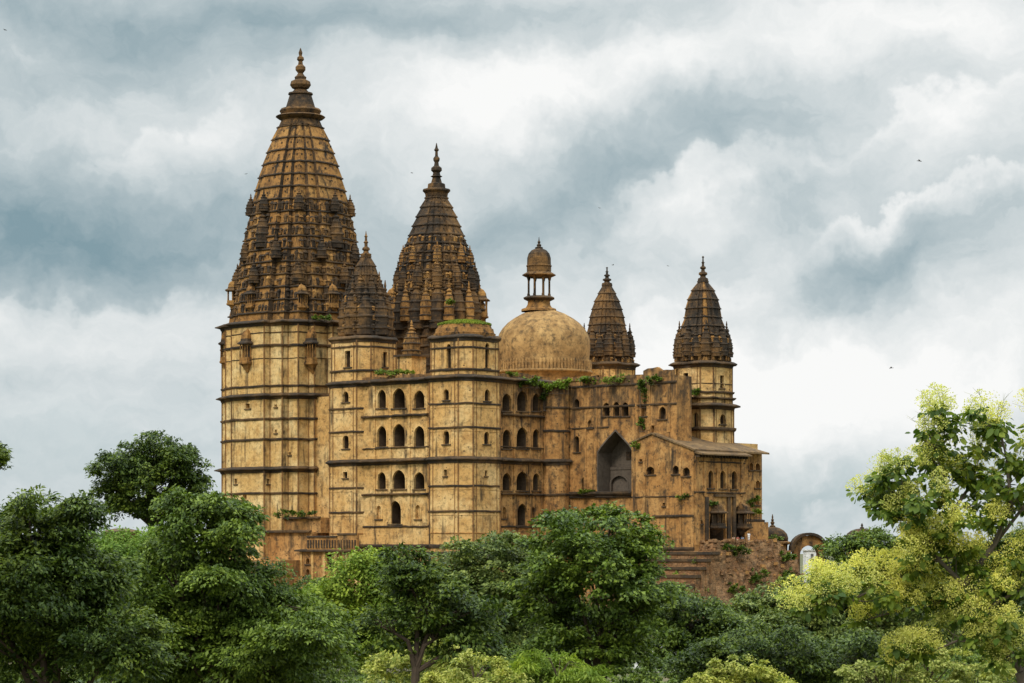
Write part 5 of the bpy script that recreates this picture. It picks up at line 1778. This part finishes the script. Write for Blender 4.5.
# ------------------------------------------------------------------ people and birds
def person(label, px, pyfeet, Y, h, shirt, legs, sit=False, seed=1, zfeet=None):
    rg = random.Random(seed)
    x = W(px, Y); z0 = ZY(pyfeet, Y) if zfeet is None else zfeet
    root = thing('person', label, 'person', (x, Y, z0))
    s_ = h / 1.7
    if sit:
        J = {'pel': (0, 0, .22), 'che': (0, .03, .55), 'nek': (0, .02, .74), 'hed': (0, -.01, .86), 'top': (0, 0, .98),
             'sl': (-.19, .02, .66), 'el': (-.26, -.08, .45), 'wl': (-.14, -.28, .36), 'sr': (.19, .02, .66), 'er': (.26, -.08, .45), 'wr': (.14, -.28, .36),
             'hl': (-.11, -.02, .2), 'kl': (-.22, -.42, .40), 'al': (-.18, -.5, .05), 'tl': (-.18, -.66, .03), 'hr': (.11, -.02, .2), 'kr': (.22, -.42, .40), 'ar': (.18, -.5, .05), 'tr': (.18, -.66, .03)}
    else:
        J = {'pel': (0, 0, .92), 'che': (0, .01, 1.25), 'nek': (0, 0, 1.46), 'hed': (0, -.02, 1.58), 'top': (0, -.01, 1.70),
             'sl': (-.2, 0, 1.38), 'el': (-.27, .02, 1.1), 'wl': (-.25, -.1, .86), 'sr': (.2, 0, 1.38), 'er': (.28, .02, 1.1), 'wr': (.22, -.14, .88),
             'hl': (-.1, 0, .88), 'kl': (-.12, -.03, .48), 'al': (-.12, .02, .07), 'tl': (-.13, -.15, .03), 'hr': (.1, 0, .88), 'kr': (.13, -.02, .48), 'ar': (.14, .03, .07), 'tr': (.15, -.14, .03)}
    Rr = {'pel': .15, 'che': .16, 'nek': .06, 'hed': .1, 'top': .06, 'sl': .075, 'el': .05, 'wl': .038, 'sr': .075, 'er': .05, 'wr': .038, 'hl': .1, 'kl': .07, 'al': .045, 'tl': .035, 'hr': .1, 'kr': .07, 'ar': .045, 'tr': .035}
    E = [('pel', 'che'), ('che', 'nek'), ('nek', 'hed'), ('hed', 'top'), ('che', 'sl'), ('sl', 'el'), ('el', 'wl'), ('che', 'sr'), ('sr', 'er'), ('er', 'wr'), ('pel', 'hl'), ('hl', 'kl'), ('kl', 'al'), ('al', 'tl'), ('pel', 'hr'), ('hr', 'kr'), ('kr', 'ar'), ('ar', 'tr')]
    def skin(name, keys, grow, mat, rootk, ext=None):
        ks = list(keys)
        ed = [(ks.index(a), ks.index(b)) for a, b in E if a in ks and b in ks]
        me = bpy.data.meshes.new(name)
        me.from_pydata([tuple(c * s_ for c in J[q]) for q in ks], ed, [])
        o = bpy.data.objects.new(name, me)
        col.objects.link(o)
        o.parent = root
        md = o.modifiers.new('skin', 'SKIN')
        md.use_smooth_shade = True
        sv = me.skin_vertices[0].data if me.skin_vertices else None
        if sv is None:
            bm_ = bmesh.new(); bm_.from_mesh(me); bm_.verts.layers.skin.verify(); bm_.to_mesh(me); bm_.free()
            sv = me.skin_vertices[0].data
        for q, v in zip(ks, sv):
            v.radius = (Rr[q] * s_ * grow,) * 2
            v.use_root = q == rootk
        o.modifiers.new('sub', 'SUBSURF').levels = 1
        me.materials.append(mat)
        return o
    skin('body', J.keys(), 1.0, M['skin'], 'pel')
    skin('shirt', ['pel', 'che', 'sl', 'el', 'sr', 'er'], 1.18, M[shirt], 'pel')
    skin('trousers', ['pel', 'hl', 'kl', 'al', 'hr', 'kr', 'ar'], 1.16, M[legs], 'pel')
    mb = MB()
    hx, hy, hz_ = J['hed']
    X, Yy, Z = x + hx * s_, Y + hy * s_ + .015, z0 + hz_ * s_
    mb.lathe(X, Yy, [(.105 * s_, Z), (.115 * s_, Z + .05 * s_), (.1 * s_, Z + .11 * s_), (.05 * s_, Z + .15 * s_)], 10)
    mb.build('hair', M['hair'], root)
    return root
zter = ztr + .02
def Yu(px, u=44.2):
    k = (px - 512) / F
    v = (k * (C0[1] + u * TL[1]) - C0[0] - u * TL[0]) / (TB[0] - k * TB[1])
    return uv(u, v)[1]

person('person in white clothes standing at the right end of the porch terrace', 748.8, 541, Yu(748.8), 1.75, 'white_cloth', 'white_cloth', False, 1, zter)
person('person in a red top sitting on the terrace beneath the right oriel', 737.8, 541, Yu(737.8), 1.7, 'red_cloth', 'tan_cloth', True, 2, zter)
person('person in tan clothes sitting leftmost on the porch terrace', 733.5, 541, Yu(733.5), 1.7, 'tan_cloth', 'dark_cloth', True, 3, zter)
person('person in a blue top sitting in the middle of the porch terrace group', 742.5, 541, Yu(742.5), 1.7, 'blue_cloth', 'dark_cloth', True, 4, zter)
person('person in pale blue top and dark trousers standing on the roof beside the dome', 593.5, 376, 548, 1.8, 'blue_cloth', 'dark_cloth', False, 5, ROOF - .2)

def bird(label, px, py, Y, span, bank, yaw):
    c = Vector((W(px, Y), Y, ZY(py, Y)))
    mb = MB()
    L = span * .5
    mb.loft([[(L * t_, r_ * math.cos(a) * span, r_ * math.sin(a) * span) for a in [i * math.pi / 3 for i in range(6)]] for t_, r_ in ((-.6, .015), (-.3, .05), (.1, .07), (.42, .05), (.58, .02))], 0, True, True)
    for sg in (-1, 1):
        th2 = .02 * span
        a_ = [(.16, sg * .03, 0), (.22, sg * .28, .09), (.02, sg * .5, .05), (-.12, sg * .26, .08), (-.14, sg * .03, 0)]
        up = [(x * span, y * span, z * span + th2) for x, y, z in a_]
        dn = [(x * span, y * span, z * span - th2 * .3) for x, y, z in a_]
        mb.loft([dn, up], 0, True, True)
    mb.box((-L * .7, 0), (1, 0), (0, 1), L * .22, L * .14, -.01, .02)
    cb, sb, cy_, sy_ = math.cos(bank), math.sin(bank), math.cos(yaw), math.sin(yaw)
    nv = []
    for x, y, z in mb.v:
        y, z = y * cb - z * sb, y * sb + z * cb
        nv.append((c.x + x * cy_ - y * sy_, c.y + x * sy_ + y * cy_, c.z + z))
    mb.v = nv
    o = mb.build('bird', M['feather'], loc=tuple(c))
    tag(o, label, 'bird', 'birds in the sky')
for q in [('largest dark bird flying high at the right', 919.5, 161, 300, .75, .5, .4), ('bird gliding lower right above the blossoming tree', 891, 368, 340, .75, -.4, 2.6),
          ('tiny bird high above the round dome', 599.5, 208, 480, .7, .3, 1.0), ('tiny bird just above the spire behind the dome', 613, 265, 480, .6, -.3, .2),
          ('tiny bird low over the right-hand spire', 668, 266, 500, .6, .2, 2.0), ('tiny bird beside the second spire tip', 412, 173, 480, .7, .4, .6),
          ('tiny bird at the left of the great spire', 246, 174, 480, .7, -.2, 1.4), ('tiny bird in the upper left corner', 5, 30, 460, .8, .3, 2.2)]:
    bird(*q)
